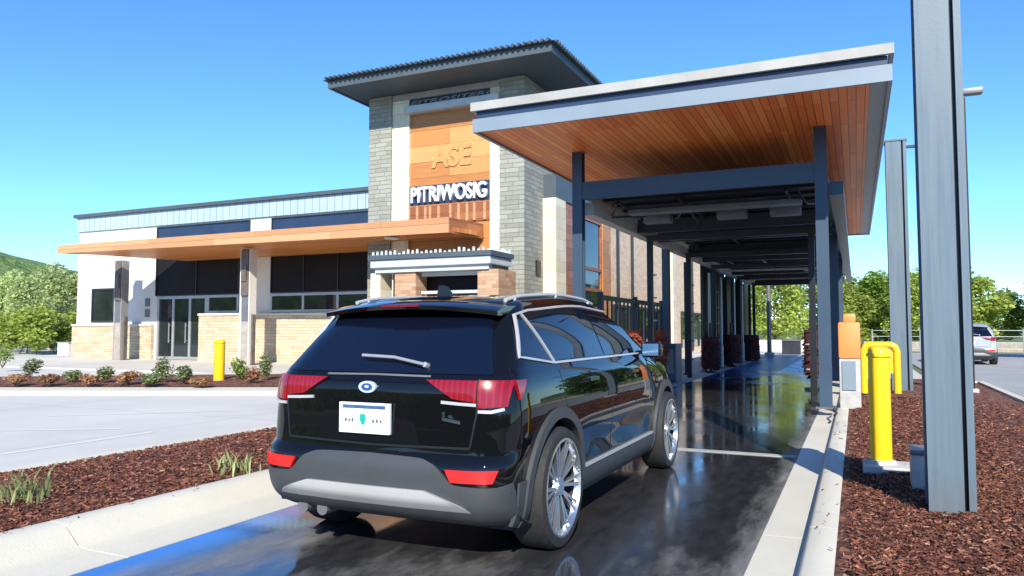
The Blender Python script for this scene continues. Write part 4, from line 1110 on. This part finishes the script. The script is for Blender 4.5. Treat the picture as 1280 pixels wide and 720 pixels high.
# ------------------------------------------------------------------ right bed furniture
def steel_post(loc, label):
    x, y, _ = loc; t = thing('steel_post', label, 'post', loc, 'tall slate steel posts in the mulch'); H = 5.95
    bm = BM(); box(bm, x-.155, x+.085, y-.165, y-.135, .1, H); box(bm, x-.12, x+.07, y-.136, y+.136, .1, H-.01); box(bm, x-.155, x+.085, y+.135, y+.165, .1, H)
    obj('main_section', bm, M['steel_post'], t)
    bm = BM(); box(bm, x+.115, x+.165, y-.165, y+.165, .1, H); obj('side_channel', bm, M['steel_post'], t)
    bm = BM(); box(bm, x+.071, x+.1145, y-.12, y+.12, .1, H-.05); obj('groove', bm, M['metal_black'], t)
    bm = BM(); box(bm, x-.17, x+.18, y-.18, y+.18, H+.001, H+.04); obj('cap', bm, M['steel_post'], t)
    return t
sp1 = steel_post((0.635, 6.81, .1), 'tall slate steel post nearest the camera, standing in the mulch')
sp2 = dup(sp1, (0.93, 19.5, .1), 'tall slate steel post further back behind the yellow guard', None, None, (1.35, 1.35, 1.0))
bm = BM(); box(bm, .15, .62, -.03, .03, 5.70, 5.76); box(bm, .45, .68, -.07, .07, 5.761, 5.81); obj('lamp_arm', bm, M['metal_dark'], sp2, None, True)
lp = thing('street_lamp', 'slim dark light pole with a flat lamp head behind the near post', 'street lamp', (2.3, 19.9, .1))
bm = BM(); box(bm, 2.2, 2.39, 19.8, 20.0, .1, 7.0); obj('pole', bm, M['steel_post'], lp)
bm = BM(); box(bm, 2.392, 2.43, 19.85, 19.95, .1, 6.95); obj('cable_channel', bm, M['metal_black'], lp)
bm = BM(); box(bm, 2.14, 2.78, 19.77, 20.03, 7.002, 7.14, .03); obj('lamp_head', bm, M['metal_grey'], lp, 40)
bm = BM(); box(bm, 2.1, 2.49, 19.7, 20.1, .1, .22, .02); obj('footing', bm, M['concrete_block'], lp)
def bollard(x, y, z0, h, r, label):
    t = thing('bollard', label, 'bollard', (x, y, z0), 'yellow bollards')
    bm = BM(); cyl(bm, (x, y, z0), (x, y, z0+h-.09), r, r, 28)
    lathe(bm, [(r, z0+h-.09), (r*.98, z0+h-.03), (r*.75, z0+h), (.001, z0+h+.005)], (x, y, 0), 'z', 28); obj('sleeve', bm, M['yellow'], t, 40)
    bm = BM(); lathe(bm, [(r+.004, z0+h-.10), (r+.016, z0+h-.095), (r+.016, z0+h-.07), (r+.002, z0+h-.06)], (x, y, 0), 'z', 28); obj('collar', bm, M['yellow'], t, 40)
    bm = BM(); lathe(bm, [(r+.002, z0+.0), (r+.05, z0+.0), (r+.03, z0+.035), (r+.002, z0+.04)], (x, y, 0), 'z', 24); obj('base_ring', bm, M['concrete_block'], t, 40)
    return t
bollard(.205, 8.55, .20, 1.18, .102, 'plain yellow bollard on a concrete pad in the right mulch bed')
bollard(-16.15, 15.5, .12, 1.16, .145, 'bright yellow bollard in the planting strip before the building')
bm = BM(); box(bm, .03, .62, 8.32, 8.76, .12, .20, .015); pd = obj('concrete_pad', bm, M['concrete_block'], None, None, False, (.3, 8.55, .12)); tag(pd, 'small pale concrete pad under the near yellow bollard', 'concrete pad')
ub = thing('utility_box', 'squat grey utility box behind the near steel post', 'utility box', (.6, 7.7, .1))
bm = BM(); box(bm, .42, .84, 7.5, 7.85, .12, .46, .025); obj('casing', bm, M['concrete_block'], ub, 40)
bm = BM(); box(bm, .405, .855, 7.485, 7.865, .461, .50, .01); obj('lid', bm, M['metal_grey'], ub)
gd = thing('hoop_guard', 'yellow tube hoop guard behind the near bollard', 'guard rail', (.5, 18.4, .15))
bm = BM(); x0, x1, y = .14, .80, 18.4
P = [(x0, y, .15), (x0, y, 1.08), (x0+.04, y, 1.18), (x0+.12, y, 1.22), (x1-.12, y, 1.22), (x1-.04, y, 1.18), (x1, y, 1.08), (x1, y, .15)]; tube(bm, P, .075, 12)
for p in P[1:-1]: bmesh.ops.create_icosphere(bm, subdivisions=2, radius=.0755, matrix=Matrix.Translation(p))
obj('hoop', bm, M['yellow'], gd, 50)
bm = BM(); box(bm, x0+.08, x1-.08, y-.012, y+.012, .60, 1.13); obj('panel', bm, M['yellow'], gd)
ps = thing('column_guard', 'orange topped grey guard post beside the right canopy column', 'guard post', (-.12, 15.3, .1))
bm = BM(); box(bm, -.30, .06, 15.12, 15.48, .1, 1.02, .02); obj('base', bm, M['concrete_block'], ps, 40)
bm = BM(); box(bm, -.31, .07, 15.11, 15.49, 1.022, 1.70, .05); box(bm, -.22, .0, 15.2, 15.4, 1.69, 1.86, .05); obj('cover', bm, M['orange'], ps, 50)
bm = BM(); box(bm, -.25, -.02, 15.095, 15.119, .45, .98); obj('panel', bm, M['steel_light'], ps)
# cable lying at the bed
bm = BM(); P = [(-.35+.03*math.sin(k), 13.2+.16*k, .175+.02*(k % 2)) for k in range(8)]; tube(bm, P, .02, 6); hs_ = obj('hose', bm, M['metal_black'], None, 40, False, (-.3, 13.6, .17)); tag(hs_, 'black hose on the kerb at the foot of the right column', 'hose')

# ------------------------------------------------------------------ plants
def leaf_quads(bm, r_, centre, rad, n, size, flat=1.0, shell=0.35):
    for _ in range(n):
        d = Vector((r_.gauss(0, 1), r_.gauss(0, 1), r_.gauss(0, 1))).normalized(); k = (shell+(1-shell)*r_.random()**0.6)
        p = centre+Vector((d.x*rad.x*k, d.y*rad.y*k, d.z*rad.z*k)); s = size*r_.uniform(.5, 1.3)
        q = Matrix.Rotation(r_.uniform(0, 6.28), 3, 'Z') @ Matrix.Rotation(r_.uniform(-1.2, 1.2), 3, 'X') @ Matrix.Rotation(r_.uniform(-.8, .8), 3, 'Y')
        bm.faces.new([bm.verts.new(p+q @ Vector(c)) for c in ((-s*.5, 0, 0), (0, -s*.3, .06*s), (s*.55, 0, 0), (0, s*.3, .06*s))])
def make_tree(name, label, cat, loc, h, wdt, mat, seed, leaves=5000, size=.36, trunk='bark', group=None, base=.18, lobes=16):
    r_ = random.Random(seed); t = thing(name, label, cat, loc, group); c = Vector(loc)
    bm = BM(); th = h*.55; top = c+Vector((r_.uniform(-.2, .2), r_.uniform(-.2, .2), th))
    cyl(bm, c, c+Vector((0, 0, h*.25)), .022*h, .017*h, 10); cyl(bm, c+Vector((0, 0, h*.25)), top, .017*h, .009*h, 10)
    L = []
    for k in range(lobes):
        a = r_.uniform(0, 6.28); zz = base+(.93-base)*((k+.5)/lobes); prof = math.sin(math.pi*min(1, .18+.80*(zz-base)/(1-base)))**.8
        rad_ = wdt*.5*prof*r_.uniform(.35, .85); p = c+Vector((math.cos(a)*rad_, math.sin(a)*rad_, h*zz)); L.append(p)
        s0 = c+Vector((0, 0, h*min(.55, max(.12, zz-.18)))); cyl(bm, s0, p, .007*h, .002*h, 6)
    obj('trunk', bm, M[trunk], t, 50)
    bm = BM()
    for p in L:
        rr_ = wdt*r_.uniform(.15, .27); leaf_quads(bm, r_, p, Vector((rr_, rr_, rr_*.75)), leaves//lobes, size, shell=.25)
    leaf_quads(bm, r_, c+Vector((0, 0, h*.6)), Vector((wdt*.42, wdt*.42, h*.36)), leaves//6, size)
    obj('crown', bm, M[mat], t); return t
protos = {
 'lime': make_tree('leafy_tree', 'lime green tree at the right behind the near post', 'tree', (7.5, 66, 0), 6.5, 5.6, 'leaf_lime', 11, group='trees beyond the lot'),
 'lime2': make_tree('leafy_tree', 'lime green tree seen through the tunnel exit', 'tree', (-3.0, 72, 0), 7.0, 7.0, 'leaf_lime', 12, group='trees beyond the lot'),
 'mid': make_tree('leafy_tree', 'mid green tree right of the tunnel columns', 'tree', (2.2, 70, 0), 6.2, 5.4, 'leaf_mid', 13, group='trees beyond the lot'),
 'pale': make_tree('blossom_tree', 'pale blossoming tree at the left end of the building', 'tree', (-62, 40, 0), 6.0, 4.2, 'leaf_pale', 14, 5200, .30, 'bark_pale', 'pale trees left of the building', .12)}
make_tree('broadleaf_tree', 'dark green broad tree at the right edge behind the silver car', 'tree', (11.5, 47, 0), 6.1, 5.4, 'leaf_dark', 15, 7500, .32, base=.14, lobes=20)
k = 0
for (x, y, pr, sc, lb) in ((-0.3, 68, 'lime', .95, 'lime green tree right behind the front right column'), (4.6, 66, 'lime2', .88, 'wide lime green tree between the two steel posts'), (-6.2, 66, 'lime', 1.0, 'lime green tree on the left half of the tunnel exit'), (-1.2, 82, 'lime2', 1.05, 'taller lime tree behind the tunnel exit trees'), (10.6, 74, 'lime2', .85, 'lime green tree left of the dark tree at the right edge'), (14.0, 70, 'mid', 1.0, 'mid green tree behind the dark tree at the right edge'), (17.5, 64, 'mid', 1.1, 'mid green tree beyond the right edge of the road'), (1.2, 78, 'lime', 1.1, 'lime tree at the back between columns and posts'), (6.0, 80, 'mid', 1.15, 'mid green tree at the back behind the near post'), (20.5, 78, 'lime', 1.15, 'far lime tree at the right edge')):
    dup(protos[pr], (x, y, 0), lb, None, k*1.3, (sc*.92, sc*.92, sc*(.82, 1.0, 1.12, .92)[k % 4])); k += 1
for (px, d, pr, sc, lb) in ((8, 66, 'pale', 1.0, 'pale blossoming tree at the left edge of the photo'), (34, 60, 'pale', .92, 'pale blossoming tree second from the left edge'), (62, 66, 'pale', 1.12, 'tallest pale blossoming tree left of the building'), (22, 74, 'mid', .95, 'green tree behind the pale trees at the left edge'), (84, 74, 'mid', .9, 'green tree behind the pale trees close to the building'), (50, 84, 'lime', .9, 'lime tree at the back of the pale trees')):
    dd = ray(px, 412); s = d/math.hypot(dd.x, dd.y); dup(protos[pr], (dd.x*s, dd.y*s, 0), lb, None, k*.9, (sc*.75, sc*.75, sc*.98) if pr == 'pale' else sc); k += 1
pl0 = protos['pale']; dd = ray(88, 412); s = 64/math.hypot(dd.x, dd.y); pl0.location = (dd.x*s, dd.y*s, 0)

def make_shrub(name, label, cat, loc, h, wdt, mat, seed, n=420, size=.09, group=None):
    r_ = random.Random(seed); t = thing(name, label, cat, loc, group); c = Vector(loc)
    bm = BM()
    for q in range(7):
        a = r_.uniform(0, 6.28); cyl(bm, c, c+Vector((math.cos(a)*wdt*.3, math.sin(a)*wdt*.3, h*r_.uniform(.5, .85))), .012, .005, 5)
    obj('stems', bm, M['bark'], t)
    bm = BM()
    for q in range(8):
        a = r_.uniform(0, 6.28); rr_ = wdt*.3*r_.random(); leaf_quads(bm, r_, c+Vector((math.cos(a)*rr_, math.sin(a)*rr_, h*r_.uniform(.35, .75))), Vector((wdt*.26, wdt*.26, h*.28)), n//8, size)
    obj('leaves', bm, M[mat], t); return t
sh = [('leaf_shrub', 35, 473, .62, .8, 'rounded green shrub second from the left in the planting strip'), ('leaf_mid', 3, 460, .9, .9, 'dark green shrub at the left edge of the planting strip'), ('leaf_shrub', 90, 479, .38, .5, 'low sparse shrub in the left part of the planting strip'), ('leaf_shrub', 130, 479, .5, .6, 'yellow green shrub left of the rusty shrub'), ('leaf_rust', 160, 481, .42, .8, 'rusty brown low shrub in the middle of the strip'), ('leaf_shrub', 206, 479, .72, .7, 'upright green shrub left of the yellow bollard'), ('leaf_shrub', 230, 480, .52, .6, 'pale green shrub directly left of the bollard'), ('leaf_mid', 300, 475, .62, .7, 'green shrub right of the yellow bollard'), ('leaf_rust', 315, 479, .45, .7, 'rusty shrub between the bollard and the SUV'), ('leaf_rust', 60, 482, .3, .8, 'low rusty ground shrub between two green shrubs at the left'), ('leaf_rust', 112, 482, .3, .7, 'low rusty shrub near the sparse green shrub'), ('leaf_shrub', 183, 482, .32, .9, 'low spreading pale shrub right of the rusty shrub'), ('leaf_rust', 250, 483, .26, .7, 'flat rusty shrub at the foot of the yellow bollard'), ('leaf_rust', 20, 482, .3, .9, 'low rusty shrub near the left edge of the strip'), ('leaf_shrub', 333, 476, .8, .55, 'tall green shrub beside the rear lamp of the SUV')]
for i, (mt, px, py, h, wd, lb) in enumerate(sh):
    p = G(px, py, .14); make_shrub('shrub', lb, 'shrub', p, h, wd, mt, 30+i, group='shrubs in the planting strip')
hedge = [(4, 61), (26, 57), (47, 55), (70, 56), (91, 58)]
hp = None
for i, (px, d) in enumerate(hedge):
    dd = ray(px, 412); s = d/math.hypot(dd.x, dd.y); loc = Vector((dd.x*s, dd.y*s, 0))
    lb = ('dense green bush at the left edge under the pale trees', 'dense green bush second from the left edge', 'dense green bush in the middle of the row under the pale trees', 'dense green bush fourth from the left edge', 'dense green bush next to the building corner')[i]
    if hp is None: hp = make_shrub('bush', lb, 'bush', loc, 2.7, 3.6, 'leaf_lime', 77, 3000, .26, 'bushes under the pale trees')
    else: dup(hp, loc, lb, None, i*1.1, .95+.1*(i % 3))
def tuft(loc, h, n, label, seed):
    r_ = random.Random(seed); c = Vector(loc); bm = BM()
    for k in range(n):
        a = r_.uniform(0, 6.28); b0 = c+Vector((r_.gauss(0, .10), r_.gauss(0, .10), -.02)); d = Vector((math.cos(a), math.sin(a), 0)); s_ = Vector((-d.y, d.x, 0))*r_.uniform(.006, .011); H_ = h*r_.uniform(.5, 1.1); ln = r_.uniform(.3, 1.1)*H_
        p1 = b0+d*ln*.4+Vector((0, 0, H_*.65)); p2 = b0+d*ln+Vector((0, 0, H_*.95))
        v = [bm.verts.new(q) for q in (b0-s_, b0+s_, p1+s_*.9, p1-s_*.9)]; e = bm.verts.new(p2); bm.faces.new(v); bm.faces.new((v[3], v[2], e))
    o = obj('grass_tuft', bm, M['leaf_tuft'], None, None, False, loc); return tag(o, label, 'grass tuft', 'young tufts in the left mulch island')
p = G(28, 624, .2); tuft((p.x, p.y, lz(p.x, p.y)), (.27), 60, 'larger grassy tuft at the left edge of the mulch island', 1)
p = G(290, 584, .2); tuft((p.x, p.y, lz(p.x, p.y)), (.21), 46, 'smaller grassy tuft in the mulch close to the SUV', 2)

# ------------------------------------------------------------------ far background
bm = BM(); N = 60; rows = []
for j, (d, hk) in enumerate(((230, 0), (260, .45), (300, .85), (340, 1.0), (420, .9))):
    row = []
    for i in range(N+1):
        px = -500+2200*i/N; a = math.atan2((px-640)/F, 1); hh = pch([(-500, 40), (-100, 40), (0, 31), (100, 24), (300, 20), (800, 10), (1100, 5), (1700, 8)], px)*hk*(1+.10*mnoise.noise((i*.3, j*.9, 0)))
        dx = rgt*math.sin(a)+Vector((fwd.x, fwd.y, 0)).normalized()*math.cos(a); row.append(bm.verts.new((dx.x*d, dx.y*d, hh-.5)))
    rows.append(row)
for a, b_ in zip(rows[:-1], rows[1:]):
    for i in range(N): bm.faces.new((a[i], a[i+1], b_[i+1], b_[i]))
rows = []  # ridge behind the camera, out of view, added to darken the SUV reflections
for (d, hk) in ((120, 0), (126, .6), (135, 1.0), (160, .8)):
    rows.append([bm.verts.new((d*math.cos(R(a)), d*math.sin(R(a)), hk*(13+4*mnoise.noise((a*.11, d*.02, 5))+2*mnoise.noise((a*.7, d*.1, 1)))-.5)) for a in range(185, 356, 3)])
for a, b_ in zip(rows[:-1], rows[1:]):
    for i in range(len(a)-1): bm.faces.new((a[i], a[i+1], b_[i+1], b_[i]))
struct('hills', bm, M['hill'], 'low wooded green hills on the horizon, plus an unseen ridge added behind the camera', 'hills', smooth=80)
bm = BM(); box(bm, 0.5, 30, 60.0, 60.3, 0, .7); lw = obj('low_wall', bm, M['plinth_brown'], None, None, False, (10, 60, 0)); tag(lw, 'long low pale wall in front of the trees on the right', 'wall')
bm = BM(); box(bm, -12, .2, 58.0, 58.3, 0, .8); lw = obj('low_wall', bm, M['stucco'], None, None, False, (-5, 58, 0)); tag(lw, 'low white wall beyond the tunnel exit', 'wall')
fc = thing('wire_fence', 'thin pale wire fence behind the silver car', 'fence', (12, 57, 0))
bm = BM()
for z in (.3, .7, 1.1, 1.5): tube(bm, [(1, 57, z), (30, 57, z)], .02, 5)
obj('wires', bm, M['alu'], fc)
for k in range(11):
    bm = BM(); cyl(bm, (1+2.9*k, 57, 0), (1+2.9*k, 57, 1.6), .04, .04, 8); obj('post', bm, M['alu'], fc)
bx = thing('service_cabinet', 'low dark service cabinet beyond the tunnel exit', 'cabinet', (-4.3, 52, 0))
p = G(989, 443, 0); bm = BM(); box(bm, p.x-.55, p.x+.55, p.y, p.y+.7, .02, .85, .03); obj('casing', bm, M['metal_dark'], bx)
bm = BM(); box(bm, p.x-.6, p.x+.6, p.y-.05, p.y+.75, .851, .92); obj('lid', bm, M['metal_grey'], bx)
p = G(962, 446, 0); po = thing('lamp_post', 'thin grey post standing beyond the tunnel exit', 'post', (p.x, p.y, 0))
bm = BM(); cyl(bm, p, p+Vector((0, 0, 5.5)), .13, .11, 12); obj('shaft', bm, M['metal_grey'], po, 40)
bm = BM(); box(bm, p.x-.25, p.x+.25, p.y-.25, p.y+.25, 0, .25, .03); obj('footing', bm, M['concrete_block'], po)
p = G(84, 444, 0); wb = thing('meter_box', 'small white box on the pavement left of the building', 'utility box', (p.x, p.y, 0))
bm = BM(); box(bm, p.x-.5, p.x+.5, p.y-.3, p.y+.3, .0, .75, .03); obj('casing', bm, M['stucco'], wb)
bm = BM(); box(bm, p.x-.54, p.x+.54, p.y-.34, p.y+.34, .751, .81); obj('lid', bm, M['coping'], wb)
